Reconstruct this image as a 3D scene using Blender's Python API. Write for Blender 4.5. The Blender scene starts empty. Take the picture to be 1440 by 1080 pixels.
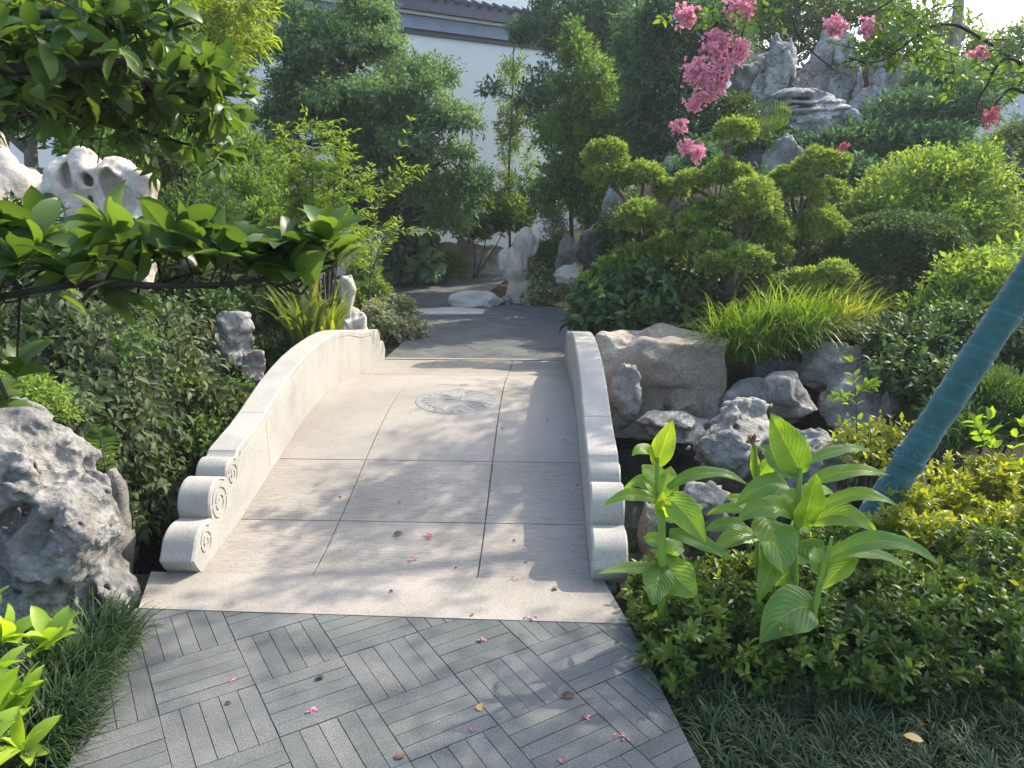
import bpy, math, random
import numpy as np
R = math.radians
sc = bpy.context.scene
col = sc.collection
# ------------------------------------------------------------------ camera, sky, sun, exposure
F, PITCH, CH = 1088.0, R(15.0), 1.55
cam_d = bpy.data.cameras.new('camera'); cam = bpy.data.objects.new('camera', cam_d); col.objects.link(cam)
cam.location = (0, 0, CH); cam.rotation_euler = (R(75.0), 0, 0)
cam_d.sensor_width = 36.0; cam_d.lens = 36.0 * F / 1440.0; cam_d.clip_start = 0.05; cam_d.clip_end = 500
sc.camera = cam
SUN_AZ, SUN_EL = 52.0, 43.0          # azimuth clockwise from +Y (straight ahead), elevation
w = bpy.data.worlds.new('World'); sc.world = w; w.use_nodes = True
nt = w.node_tree; bg = nt.nodes['Background']
sky = nt.nodes.new('ShaderNodeTexSky'); sky.sky_type = 'NISHITA'; sky.sun_disc = False
sky.sun_elevation = R(SUN_EL); sky.sun_rotation = R(SUN_AZ); sky.dust_density = 2.5; sky.air_density = 1.0
nt.links.new(sky.outputs[0], bg.inputs[0]); bg.inputs[1].default_value = 0.15
sl = bpy.data.lights.new('sun', 'SUN'); sl.energy = 2.7; sl.angle = R(0.55); sl.color = (1.0, 0.90, 0.74)
so = bpy.data.objects.new('sun', sl); col.objects.link(so)
so.rotation_euler = (R(90 - SUN_EL), 0, R(180 - SUN_AZ)); so.location = (20, 20, 30)
sc.view_settings.view_transform = 'Standard'; sc.view_settings.look = 'None'
sc.view_settings.exposure = 1.83; sc.view_settings.gamma = 1.0
sc.render.engine = 'CYCLES'
cy = sc.cycles; cy.max_bounces = 6; cy.diffuse_bounces = 3; cy.glossy_bounces = 2; cy.transmission_bounces = 4
cy.transparent_max_bounces = 6; cy.use_denoising = True; cy.sample_clamp_indirect = 6.0
try: cy.denoiser = 'OPENIMAGEDENOISE'
except Exception: pass

# ------------------------------------------------------------------ helpers
CP, SP = math.cos(PITCH), math.sin(PITCH)
def at(px, py, Y):
    """world point that lies at depth Y along the photograph's direction (px, py)"""
    X = (px - 720) / F; D = (py - 540) / F
    r = np.array([X, CP - D * SP, -SP - D * CP])
    return np.array([0, 0, CH]) + r * (Y / r[1])
def gnd(px, py, Z=0.0):
    X = (px - 720) / F; D = (py - 540) / F
    r = np.array([X, CP - D * SP, -SP - D * CP])
    return np.array([0, 0, CH]) + r * ((Z - CH) / r[2])
def ppm(p):
    """pixels of the photograph per metre at a world point"""
    return F / (p[1] * CP - (p[2] - CH) * SP)
def nrm(a): return a / np.maximum(np.linalg.norm(a, axis=-1, keepdims=True), 1e-9)
def sstep(a, b, x):
    t = np.clip((x - a) / (b - a), 0, 1); return t * t * (3 - 2 * t)
_lat = np.random.default_rng(7).random((32, 32, 32)).astype(np.float32)
def vnoise(P, s=0):
    P = P + np.array([s * 3.71, s * 1.37, s * 2.11]); i = np.floor(P).astype(int); f = P - i; f = f * f * (3 - 2 * f)
    o = 0
    for dx in (0, 1):
        for dy in (0, 1):
            for dz in (0, 1):
                wgt = (f[..., 0] if dx else 1 - f[..., 0]) * (f[..., 1] if dy else 1 - f[..., 1]) * (f[..., 2] if dz else 1 - f[..., 2])
                o = o + wgt * _lat[(i[..., 0] + dx) % 32, (i[..., 1] + dy) % 32, (i[..., 2] + dz) % 32]
    return o * 2 - 1
def fbm(P, s=0, o=4, g=.5):
    a, r = 1.0, 0
    for k in range(o):
        r = r + a * vnoise(P * 2 ** k, s + k * 5); a *= g
    return r

def tag(o, label=None, cat=None, group=None, kind=None):
    if label: o['label'] = label
    if cat: o['category'] = cat
    if group: o['group'] = group
    if kind: o['kind'] = kind
    return o
def root(name, loc, label, cat, group=None):
    o = bpy.data.objects.new(name, None); col.objects.link(o); o.location = tuple(float(v) for v in loc)
    o.empty_display_size = .1
    return tag(o, label, cat, group)
def link(name, me, mat, parent=None, loc=None):
    o = bpy.data.objects.new(name, me); col.objects.link(o)
    for m in (mat if isinstance(mat, (list, tuple)) else [mat]): me.materials.append(m)
    if parent: o.parent = parent
    if loc is not None: o.location = tuple(float(v) for v in loc)
    return o
def raw(name, V, FA, smooth=True, rnd=None, uv=None, mi=None):
    """numpy mesh: V (n,3), FA (m,k) faces of equal size"""
    me = bpy.data.meshes.new(name); V = np.asarray(V, np.float32); FA = np.asarray(FA, np.int32); m, k = FA.shape
    me.vertices.add(len(V)); me.vertices.foreach_set('co', V.ravel())
    me.loops.add(m * k); me.loops.foreach_set('vertex_index', FA.ravel())
    me.polygons.add(m); me.polygons.foreach_set('loop_start', np.arange(0, m * k, k, dtype=np.int32))
    me.polygons.foreach_set('use_smooth', np.full(m, smooth))
    if mi is not None: me.polygons.foreach_set('material_index', np.asarray(mi, np.int32))
    if rnd is not None:
        a = me.attributes.new('rnd', 'FLOAT', 'FACE'); a.data.foreach_set('value', np.asarray(rnd, np.float32))
    if uv is not None:
        u = me.uv_layers.new(name='uv'); u.data.foreach_set('uv', np.asarray(uv, np.float32)[FA.ravel()].ravel())
    me.update(calc_edges=True); me.validate(); return me
def pyd(name, V, Fs, smooth=False):
    me = bpy.data.meshes.new(name); me.from_pydata([tuple(map(float, v)) for v in V], [], Fs)
    if smooth: me.polygons.foreach_set('use_smooth', [True] * len(me.polygons))
    me.update(); return me
def off(o):
    return np.array(o.location) if o is not None else np.zeros(3)

# leaf templates: rows are (along, side, normal)
T_DIA = (np.array([[0, 0, 0], [.45, .5, .07], [1, 0, -.06], [.45, -.5, .07]]), np.array([[0, 2, 1], [0, 3, 2]]))
T_LEAF = (np.array([[0, 0, 0], [.3, .42, .07], [.68, .40, .03], [1, 0, -.2], [.68, -.40, .03], [.3, -.42, .07], [.3, 0, .01], [.68, 0, -.05]]),
          np.array([[0, 6, 1], [0, 5, 6], [6, 7, 2], [6, 2, 1], [6, 5, 4], [6, 4, 7], [7, 3, 2], [7, 4, 3]]))
def _oval():
    rows = [(0, .03, 0), (.12, .25, .03), (.3, .44, .05), (.52, .5, .04), (.74, .4, 0), (.9, .2, -.07), (1, .0, -.13)]
    V = []; Fc = []
    for a, s, n in rows: V += [[a, s, n + .10 * s], [a, 0, n - .02], [a, -s, n + .10 * s]]
    for i in range(len(rows) - 1):
        b = 3 * i
        for j in (0, 1): Fc += [[b + j, b + j + 1, b + j + 4], [b + j, b + j + 4, b + j + 3]]
    return np.array(V), np.array(Fc)[:, ::-1]
T_OVAL = _oval()
def leaf_mesh(name, P, D, N, L, W, tmpl, rng, rnd=None):
    n = len(P); D = nrm(D); N = nrm(N - (N * D).sum(-1, keepdims=True) * D); B = np.cross(D, N)
    T, Ft = tmpl; L = np.broadcast_to(np.asarray(L, float), (n,)); W = np.broadcast_to(np.asarray(W, float), (n,))
    V = (P[:, None] + (L[:, None] * T[None, :, 0])[..., None] * D[:, None] + (W[:, None] * T[None, :, 1])[..., None] * B[:, None]
         + (L[:, None] * T[None, :, 2])[..., None] * N[:, None]).reshape(-1, 3)
    FA = (Ft[None] + (np.arange(n) * len(T))[:, None, None]).reshape(-1, 3)
    r = rng.random(n) if rnd is None else rnd
    return raw(name, V, FA, True, np.repeat(r, len(Ft)))
def twigs(C, Dr, n, tl, rng, ang=50, up=.8, droop=.15, jit=12, tip=0.0, rr=None):
    """leaf positions/axes/normals along short twigs; tip=1 bunches them into a rosette at the twig's end"""
    m = len(C); Dr = nrm(Dr); a = nrm(np.cross(Dr, rng.normal(size=(m, 3)))); b = np.cross(Dr, a)
    tl = np.broadcast_to(np.asarray(tl, float), (m,))
    t = (np.arange(n)[None] + rng.random((m, n))) / n; t = tip + (1 - tip) * t
    phi = np.arange(n)[None] * 2.4 + rng.random((m, n)) * .9
    an = R(ang) * (1.15 - .5 * t) + rng.normal(size=(m, n)) * R(jit)
    P = C[:, None] + Dr[:, None] * (tl[:, None] * t)[..., None]
    side = np.cos(phi)[..., None] * a[:, None] + np.sin(phi)[..., None] * b[:, None]
    D = Dr[:, None] * np.cos(an)[..., None] + side * np.sin(an)[..., None]; D[..., 2] -= droop
    N = rng.normal(size=(m, n, 3)) * .45 + np.array([0, 0, up]) + Dr[:, None] * .35
    rn = np.clip((rng.random(m) if rr is None else rr)[:, None] * .75 + rng.random((m, n)) * .25, 0, 1)
    return P.reshape(-1, 3), D.reshape(-1, 3), N.reshape(-1, 3), rn.reshape(-1)
def shell(c, r, n, rng, zmin=-.9, depth=.35, gap=0.0, gf=3.0, seed=0, la=.16):
    """twig roots near the surface of an ellipsoid, thinned by noise so gaps and clumps appear"""
    c = np.asarray(c, float); r = np.asarray(r, float)
    d = nrm(rng.normal(size=(n * 3, 3))); d = d[d[:, 2] > zmin][:n]
    k = 1 - np.abs(rng.normal(size=len(d))) * depth; k = np.clip(k, .1, 1.06)
    lump = 1 + la * vnoise(d * 2.2 + c, seed)
    P = c + d * r * (k * lump)[:, None]
    o = nrm(d / r)
    if gap > 0:
        m = vnoise(P * gf, seed + 3) > (gap * 2 - 1); P, o = P[m], o[m]
    return P, o
class MB:
    """collects tubes and boxes into one mesh of quads"""
    def __init__(s): s.V = []; s.F = []; s.n = 0
    def add(s, V, Fq): s.V.append(np.asarray(V, float)); s.F.append(np.asarray(Fq) + s.n); s.n += len(V)
    def tube(s, pts, rad, k=7, cap=True):
        pts = np.asarray(pts, float); m = len(pts); rad = np.broadcast_to(np.asarray(rad, float), (m,))
        t = nrm(np.gradient(pts, axis=0)); ref = np.array([0, 0, 1.]) if abs(t[:, 2]).mean() < .9 else np.array([1., 0, 0])
        a = nrm(np.cross(t, ref)); b = np.cross(t, a); th = np.arange(k) * 2 * math.pi / k
        V = pts[:, None] + rad[:, None, None] * (np.cos(th)[None, :, None] * a[:, None] + np.sin(th)[None, :, None] * b[:, None])
        i = np.arange(m - 1)[:, None] * k; j = np.arange(k)[None]; jn = (j + 1) % k
        Fq = np.stack([i + j, i + jn, i + k + jn, i + k + j], -1).reshape(-1, 4)
        V = V.reshape(-1, 3); s.add(V, Fq)
        if cap:
            for row, p in ((0, pts[0]), (m - 1, pts[-1])):
                q = [[row * k + x, row * k + (x + 1) % k, m * k, m * k] for x in range(k)]
                s.add(np.vstack([V, p]), np.array(q))
        return s
    def box(s, c, h, rot=0.0):
        c = np.asarray(c, float); h = np.asarray(h, float)
        S = np.array([[x, y, z] for x in (-1, 1) for y in (-1, 1) for z in (-1, 1)]) * h
        cr, sr = math.cos(rot), math.sin(rot); S = np.stack([S[:, 0] * cr - S[:, 1] * sr, S[:, 0] * sr + S[:, 1] * cr, S[:, 2]], 1) + c
        s.add(S, [[0, 1, 3, 2], [4, 6, 7, 5], [0, 4, 5, 1], [2, 3, 7, 6], [0, 2, 6, 4], [1, 5, 7, 3]]); return s
    def build(s, name, mat, parent=None, smooth=True, loc=None):
        V = np.vstack(s.V); o = off(parent) if loc is None else np.asarray(loc, float); Fq = np.vstack(s.F)
        Fs = [list(dict.fromkeys(map(int, q))) for q in Fq]
        me = pyd(name, V - o, [f for f in Fs if len(f) > 2], smooth)
        return link(name, me, mat, parent, None if parent else o)
def curve(pts, n=10):
    """smooth polyline through points (Catmull-Rom)"""
    P = np.asarray(pts, float); P = np.vstack([2 * P[0] - P[1], P, 2 * P[-1] - P[-2]]); o = []
    for i in range(1, len(P) - 2):
        for t in np.linspace(0, 1, n, endpoint=False):
            o.append(.5 * ((2 * P[i]) + (-P[i - 1] + P[i + 1]) * t + (2 * P[i - 1] - 5 * P[i] + 4 * P[i + 1] - P[i + 2]) * t * t + (-P[i - 1] + 3 * P[i] - 3 * P[i + 1] + P[i + 2]) * t ** 3))
    o.append(P[-2]); return np.array(o)
def blades(name, P, az, L, W, bend, rng, seg=5, lean=.25):
    """grass-like ribbons that rise and arch over"""
    n = len(P); L = np.broadcast_to(L, (n,)); W = np.broadcast_to(W, (n,)); bend = np.broadcast_to(bend, (n,))
    h = np.stack([np.cos(az), np.sin(az), 0 * az], 1); side = np.stack([-np.sin(az), np.cos(az), 0 * az], 1)
    pos = P.copy(); th = R(88) - lean * rng.random(n) * 1.6; V = []
    for i in range(seg + 1):
        t = i / seg; wd = W * (1 - t ** 2.2) * (.55 + .45 * min(1, t * 4)) * .5 + .0003
        V.append(pos - side * wd[:, None]); V.append(pos + side * wd[:, None])
        st = L / seg; pos = pos + (h * np.cos(th)[:, None] + np.array([0, 0, 1.]) * np.sin(th)[:, None]) * st[:, None]
        th = th - bend / seg * (.4 + 1.2 * t)
    V = np.stack(V, 1).reshape(-1, 3); k = 2 * (seg + 1)
    f = np.array([[2 * i, 2 * i + 1, 2 * i + 3, 2 * i + 2] for i in range(seg)])
    FA = (f[None] + (np.arange(n) * k)[:, None, None]).reshape(-1, 4)
    return raw(name, V, FA, True, np.repeat(rng.random(n), seg))

# ------------------------------------------------------------------ materials
def newmat(name):
    m = bpy.data.materials.new(name); m.use_nodes = True; t = m.node_tree; return m, t, t.nodes['Principled BSDF'], t.nodes['Material Output']
def nd(t, k, **kw):
    n = t.nodes.new(k)
    for a, v in kw.items(): setattr(n, a, v)
    return n
def ramp(t, stops):
    r = nd(t, 'ShaderNodeValToRGB'); e = r.color_ramp.elements
    while len(e) < len(stops): e.new(.5)
    for q, (p, c) in zip(e, stops): q.position = p; q.color = (*c, 1)
    return r
def noise(t, vec, scale, detail=4, rough=.6):
    n = nd(t, 'ShaderNodeTexNoise'); n.inputs['Scale'].default_value = scale; n.inputs['Detail'].default_value = detail
    n.inputs['Roughness'].default_value = rough
    if vec is not None: t.links.new(vec, n.inputs['Vector'])
    return n
def leafmat(name, a, b, tr=.35, tc=(1.6, 1.5, .5), rough=.42, spec=.4, c=None):
    m, t, p, out = newmat(name)
    at_ = nd(t, 'ShaderNodeAttribute', attribute_name='rnd')
    r = ramp(t, [(0, a), (.8, b), (1, c)] if c else [(0, a), (1, b)]); t.links.new(at_.outputs['Fac'], r.inputs[0])
    t.links.new(r.outputs[0], p.inputs['Base Color']); p.inputs['Roughness'].default_value = rough
    p.inputs['Specular IOR Level'].default_value = spec
    tl = nd(t, 'ShaderNodeBsdfTranslucent'); mu = nd(t, 'ShaderNodeMix', data_type='RGBA', blend_type='MULTIPLY')
    mu.inputs[0].default_value = 1.0; t.links.new(r.outputs[0], mu.inputs[6]); mu.inputs[7].default_value = (*tc, 1)
    t.links.new(mu.outputs[2], tl.inputs[0])
    mx = nd(t, 'ShaderNodeMixShader'); mx.inputs[0].default_value = tr
    t.links.new(p.outputs[0], mx.inputs[1]); t.links.new(tl.outputs[0], mx.inputs[2]); t.links.new(mx.outputs[0], out.inputs[0])
    return m
def stonemat(name, c1, c2, c3, scale=3.0, bump=.5, fine=60, rough=.88, moss=None, spk=.5, dist=.02, crack=0.0):
    m, t, p, out = newmat(name); tc = nd(t, 'ShaderNodeTexCoord'); v = tc.outputs['Object']
    n1 = noise(t, v, scale, 6, .62); r = ramp(t, [(.25, c1), (.5, c2), (.75, c3)]); t.links.new(n1.outputs['Fac'], r.inputs[0])
    n2 = noise(t, v, fine, 3, .7); r2 = ramp(t, [(.3, (1 - spk,) * 3), (.7, (1 + spk * .3,) * 3)]); t.links.new(n2.outputs['Fac'], r2.inputs[0])
    mu = nd(t, 'ShaderNodeMix', data_type='RGBA', blend_type='MULTIPLY'); mu.inputs[0].default_value = 1
    t.links.new(r.outputs[0], mu.inputs[6]); t.links.new(r2.outputs[0], mu.inputs[7]); cur = mu.outputs[2]
    if moss:
        n3 = noise(t, v, scale * .8, 5, .65); rm = ramp(t, [(.55, (0, 0, 0)), (.7, (1, 1, 1))]); t.links.new(n3.outputs['Fac'], rm.inputs[0])
        mm = nd(t, 'ShaderNodeMix', data_type='RGBA'); t.links.new(rm.outputs[0], mm.inputs[0]); t.links.new(cur, mm.inputs[6]); mm.inputs[7].default_value = (*moss, 1); cur = mm.outputs[2]
    if crack:
        wv = noise(t, v, scale * 1.3, 4, .6); mad = nd(t, 'ShaderNodeVectorMath', operation='MULTIPLY_ADD'); t.links.new(wv.outputs['Color'], mad.inputs[0]); mad.inputs[1].default_value = (.35,) * 3; t.links.new(v, mad.inputs[2])
        vo = nd(t, 'ShaderNodeTexVoronoi', feature='DISTANCE_TO_EDGE'); vo.inputs['Scale'].default_value = scale * 1.6; mpc = nd(t, 'ShaderNodeMapping'); mpc.inputs['Scale'].default_value = (1, 1, 1.9); t.links.new(mad.outputs[0], mpc.inputs[0]); t.links.new(mpc.outputs[0], vo.inputs['Vector'])
        rc = ramp(t, [(0, (1 - crack,) * 3), (.035, (1, 1, 1))]); t.links.new(vo.outputs['Distance'], rc.inputs[0]); mc = nd(t, 'ShaderNodeMix', data_type='RGBA', blend_type='MULTIPLY'); mc.inputs[0].default_value = 1; t.links.new(cur, mc.inputs[6]); t.links.new(rc.outputs[0], mc.inputs[7]); cur = mc.outputs[2]
        nx_ = noise(t, v, scale * .45, 5, .7); rx_ = ramp(t, [(.35, (.62, .60, .57)), (.65, (1.2, 1.2, 1.18))]); t.links.new(nx_.outputs['Fac'], rx_.inputs[0]); mx_ = nd(t, 'ShaderNodeMix', data_type='RGBA', blend_type='MULTIPLY'); mx_.inputs[0].default_value = 1; t.links.new(cur, mx_.inputs[6]); t.links.new(rx_.outputs[0], mx_.inputs[7]); cur = mx_.outputs[2]
    t.links.new(cur, p.inputs['Base Color']); p.inputs['Roughness'].default_value = rough; p.inputs['Specular IOR Level'].default_value = .25
    n4 = noise(t, v, scale * 6, 8, .7); b = nd(t, 'ShaderNodeBump'); b.inputs['Strength'].default_value = bump; b.inputs['Distance'].default_value = dist
    t.links.new(n4.outputs['Fac'], b.inputs['Height']); t.links.new(b.outputs[0], p.inputs['Normal'])
    if crack:
        b2 = nd(t, 'ShaderNodeBump'); b2.inputs['Strength'].default_value = .8; b2.inputs['Distance'].default_value = .02; t.links.new(rc.outputs[0], b2.inputs['Height']); t.links.new(b.outputs[0], b2.inputs['Normal']); t.links.new(b2.outputs[0], p.inputs['Normal'])
    return m
def plain(name, c, rough=.8, spec=.3, var=.25, scale=8):
    m, t, p, out = newmat(name); tc = nd(t, 'ShaderNodeTexCoord'); n1 = noise(t, tc.outputs['Object'], scale, 5)
    r = ramp(t, [(.3, tuple(x * (1 - var) for x in c)), (.7, tuple(min(1, x * (1 + var)) for x in c))]); t.links.new(n1.outputs['Fac'], r.inputs[0])
    t.links.new(r.outputs[0], p.inputs['Base Color']); p.inputs['Roughness'].default_value = rough; p.inputs['Specular IOR Level'].default_value = spec
    b = nd(t, 'ShaderNodeBump'); b.inputs['Strength'].default_value = .25; b.inputs['Distance'].default_value = .01
    n2 = noise(t, tc.outputs['Object'], scale * 6, 4); t.links.new(n2.outputs['Fac'], b.inputs['Height']); t.links.new(b.outputs[0], p.inputs['Normal'])
    return m

M = {}
M['bark'] = plain('bark', (.10, .075, .055), .9, .2, .4, 20)
M['bark_dark'] = plain('bark_dark', (.035, .028, .022), .9, .2, .4, 20)
M['bark_grey'] = plain('bark_grey', (.22, .20, .18), .9, .2, .3, 12)
M['soil'] = plain('soil', (.030, .028, .014), .95, .1, .6, 3)
M['glossy_green'] = leafmat('glossy_green', (.032, .07, .018), (.085, .145, .034), .45, (2.0, 1.8, .6), .4, .35)
M['maple_dark'] = leafmat('maple_dark', (.04, .10, .052), (.16, .26, .10), .38, (1.7, 1.6, .7), .6, .2)
M['yellow_bamboo'] = leafmat('yellow_bamboo', (.14, .22, .02), (.32, .40, .045), .45, (1.6, 1.5, .5), .6, .2)
M['grey_green'] = leafmat('grey_green', (.05, .10, .04), (.13, .20, .075), .35, (1.6, 1.5, .5), .6, .2)
M['nandina'] = leafmat('nandina', (.07, .145, .022), (.23, .31, .04), .42, (1.5, 1.5, .5), .6, .2)
M['vine'] = leafmat('vine', (.024, .045, .02), (.08, .115, .05), .32, (1.6, 1.5, .6), .6, .2, c=(.20, .23, .14))
M['pad'] = leafmat('pad', (.08, .15, .04), (.29, .37, .09), .4, (1.5, 1.5, .6), .6, .2)
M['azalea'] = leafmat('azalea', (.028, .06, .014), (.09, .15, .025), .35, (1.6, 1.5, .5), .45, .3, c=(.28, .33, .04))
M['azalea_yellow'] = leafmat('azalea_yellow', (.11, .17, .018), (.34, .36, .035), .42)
M['light_shrub'] = leafmat('light_shrub', (.08, .16, .03), (.23, .33, .07), .42, (1.6, 1.5, .5), .6, .2)
M['dark_shrub'] = leafmat('dark_shrub', (.026, .06, .024), (.085, .145, .048), .3, (1.6, 1.5, .5), .55, .22)
M['mid_shrub'] = leafmat('mid_shrub', (.05, .115, .03), (.155, .25, .055), .4, (1.6, 1.5, .5), .6, .2)
M['blue_green'] = leafmat('blue_green', (.03, .08, .05), (.09, .16, .085), .33, (1.5, 1.6, .8), .6, .2)
M['bamboo_dark'] = leafmat('bamboo_dark', (.032, .08, .052), (.10, .185, .095), .34, (1.6, 1.6, .8), .6, .2)
M['grass'] = leafmat('grass', (.06, .14, .02), (.20, .30, .05), .42)
M['grass_yellow'] = leafmat('grass_yellow', (.17, .25, .03), (.36, .40, .05), .45)
M['mondo'] = leafmat('mondo', (.012, .03, .012), (.05, .085, .03), .22, (1.5, 1.5, .6), .5, .25)
M['strap'] = leafmat('strap', (.05, .09, .02), (.16, .20, .04), .4, c=(.45, .40, .04))
M['lime'] = leafmat('lime', (.15, .27, .03), (.34, .46, .05), .45, (1.4, 1.4, .4))
M['hosta'] = leafmat('hosta', (.07, .15, .08), (.17, .26, .13), .3)
M['variegated'] = leafmat('variegated', (.09, .13, .06), (.45, .46, .30), .3)
M['juniper'] = leafmat('juniper', (.05, .11, .035), (.12, .20, .06), .3)
M['blossom'] = leafmat('blossom', (.70, .26, .37), (.90, .50, .60), .42, (1.05, .95, .95), .6, .2)
M['blossom_red'] = leafmat('blossom_red', (.62, .16, .18), (.80, .32, .32), .35, (1.1, .9, .9), .6, .2)
M['granite'] = stonemat('granite', (.44, .42, .37), (.55, .53, .48), (.60, .58, .53), 2.2, .25, 160, .8, spk=.35, dist=.004)
M['taihu'] = stonemat('taihu', (.125, .125, .12), (.25, .245, .235), (.36, .352, .335), 3.2, .9, 45, .9, moss=(.12, .12, .095), spk=.35, crack=.14)
M['taihu_white'] = stonemat('taihu_white', (.33, .275, .205), (.47, .42, .35), (.56, .52, .455), 3.0, .5, 40, .9, spk=.25, crack=0.0)
M['taihu_blue'] = stonemat('taihu_blue', (.20, .205, .21), (.40, .40, .40), (.52, .515, .505), 2.4, .7, 30, .9, spk=.35, dist=.05, crack=0.5)
M['boulder'] = stonemat('boulder', (.20, .165, .12), (.33, .29, .235), (.42, .40, .37), 2.4, .6, 50, .9, spk=.35, crack=.2)
M['boulder_grey'] = stonemat('boulder_grey', (.17, .165, .155), (.30, .295, .28), (.40, .395, .375), 2.6, .6, 50, .9, moss=(.09, .10, .06), spk=.35, crack=.2)
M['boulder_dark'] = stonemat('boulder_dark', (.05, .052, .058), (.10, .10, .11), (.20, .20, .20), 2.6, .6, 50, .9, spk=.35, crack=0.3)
M['pale_stone'] = stonemat('pale_stone', (.38, .35, .29), (.50, .47, .41), (.56, .54, .49), 3, .4, 60, .9, spk=.3)

# ------------------------------------------------------------------ the ground, the pond, the paving
def terrain(x, y):
    h = np.zeros_like(x)
    ml = sstep(-1.85, -2.75, x + .12 * (y - 4)) * sstep(3.0, 3.8, y) * (1 - sstep(7.6, 9.2, y) * sstep(-6, -3.5, x))
    h = h + ml * .85
    h = h + sstep(.7, 1.1, x) * sstep(5.75, 6.3, y) * .28 + sstep(1.0, 3.2, x) * sstep(7.0, 10.5, y) * .8
    h = h + sstep(1.9, 2.7, x) * sstep(3.6, 4.8, y) * .22
    h = h + sstep(12.4, 13.5, y) * .25
    p = sstep(2.95, 3.2, y) * (1 - sstep(5.6, 5.95, y)) * sstep(-2.35, -2.0, x + .12 * (y - 4)) * (1 - sstep(1.9, 2.5, x))
    rr = .05 * fbm(np.stack([x * .9, y * .9, 0 * x], -1), 4, 3)
    flat = sstep(-1.6, -1.2, x) * (1 - sstep(.5, .9, x)) * (1 - sstep(9, 10, y)); flat = np.maximum(flat, sstep(9.2, 9.8, y) * (1 - sstep(12.3, 12.9, y)) * (1 - sstep(-.2, .6, x)))
    h = h * (1 - p) - .95 * p + rr * (1 - flat) - .045
    return h
def make_ground():
    gx = np.concatenate([-np.geomspace(5, 90, 16)[::-1], np.arange(-4.9, 5, .11), np.geomspace(5.1, 90, 16)])
    gy = np.concatenate([-np.geomspace(1, 40, 9)[::-1], np.arange(-.8, 14, .11), np.geomspace(14.1, 160, 20)])
    X, Y = np.meshgrid(gx, gy); Z = terrain(X, Y); nx = len(gx)
    V = np.stack([X, Y, Z], -1).reshape(-1, 3); i = np.arange(len(gy) - 1)[:, None] * nx + np.arange(nx - 1)[None]
    FA = np.stack([i, i + 1, i + nx + 1, i + nx], -1).reshape(-1, 4)
    tag(link('ground', raw('ground', V, FA), M['soil']), kind='structure')
make_ground()
def tz(x, y): return float(terrain(np.array([float(x)]), np.array([float(y)]))[0])
m, t, p, out = newmat('pond_water'); p.inputs['Base Color'].default_value = (.006, .009, .008, 1); p.inputs['Roughness'].default_value = .04
p.inputs['Specular IOR Level'].default_value = .5
tc = nd(t, 'ShaderNodeTexCoord'); n1 = noise(t, tc.outputs['Object'], 6, 2); b = nd(t, 'ShaderNodeBump'); b.inputs['Strength'].default_value = .06; b.inputs['Distance'].default_value = .02
t.links.new(n1.outputs['Fac'], b.inputs['Height']); t.links.new(b.outputs[0], p.inputs['Normal']); M['water'] = m
WZ = -.36
tag(link('pond_water', pyd('pond_water', [(-3.0, 2.9, WZ), (2.8, 2.9, WZ), (2.8, 6.1, WZ), (-3.0, 6.1, WZ)], [[0, 1, 2, 3]]), M['water']), kind='structure')

# pavers: a basketweave of five strips to a block, laid at 31 degrees to the bridge
m, t, p, out = newmat('paver_granite'); tc = nd(t, 'ShaderNodeTexCoord'); a_ = nd(t, 'ShaderNodeAttribute', attribute_name='rnd')
r = ramp(t, [(0, (.076, .083, .083)), (.5, (.088, .095, .096)), (.9, (.102, .106, .106)), (1, (.098, .108, .096))]); t.links.new(a_.outputs['Fac'], r.inputs[0])
n1 = noise(t, tc.outputs['Object'], 240, 2, .8); r2 = ramp(t, [(.3, (.5,) * 3), (.5, (1,) * 3), (.72, (1.9,) * 3)]); t.links.new(n1.outputs['Fac'], r2.inputs[0])
n3 = noise(t, tc.outputs['Object'], 3.5, 5, .65); r3 = ramp(t, [(.3, (.62, .66, .65)), (.7, (1.25, 1.22, 1.18))]); t.links.new(n3.outputs['Fac'], r3.inputs[0])
mu = nd(t, 'ShaderNodeMix', data_type='RGBA', blend_type='MULTIPLY'); mu.inputs[0].default_value = 1; t.links.new(r.outputs[0], mu.inputs[6]); t.links.new(r2.outputs[0], mu.inputs[7])
mv = nd(t, 'ShaderNodeMix', data_type='RGBA', blend_type='MULTIPLY'); mv.inputs[0].default_value = 1; t.links.new(mu.outputs[2], mv.inputs[6]); t.links.new(r3.outputs[0], mv.inputs[7])
t.links.new(mv.outputs[2], p.inputs['Base Color']); p.inputs['Roughness'].default_value = .62; p.inputs['Specular IOR Level'].default_value = .35
b = nd(t, 'ShaderNodeBump'); b.inputs['Strength'].default_value = .35; b.inputs['Distance'].default_value = .003; t.links.new(n1.outputs['Fac'], b.inputs['Height']); t.links.new(b.outputs[0], p.inputs['Normal'])
M['paver'] = m
M['joint'] = plain('joint', (.022, .022, .02), .95, .1, .3, 30)
def clip_poly(sub, q):
    for i in range(len(q)):
        a, b2 = q[i], q[(i + 1) % len(q)]; o = []
        ins = lambda p_: (b2[0] - a[0]) * (p_[1] - a[1]) - (b2[1] - a[1]) * (p_[0] - a[0]) >= 0
        for j in range(len(sub)):
            P, Q = sub[j - 1], sub[j]; ip, iq = ins(P), ins(Q)
            if ip != iq:
                d1 = (b2[0] - a[0]) * (P[1] - a[1]) - (b2[1] - a[1]) * (P[0] - a[0]); d2 = (b2[0] - a[0]) * (Q[1] - a[1]) - (b2[1] - a[1]) * (Q[0] - a[0])
                k = d1 / (d1 - d2); o.append((P[0] + (Q[0] - P[0]) * k, P[1] + (Q[1] - P[1]) * k))
            if iq: o.append(Q)
        sub = o
        if len(sub) < 3: return []
    return sub
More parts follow.
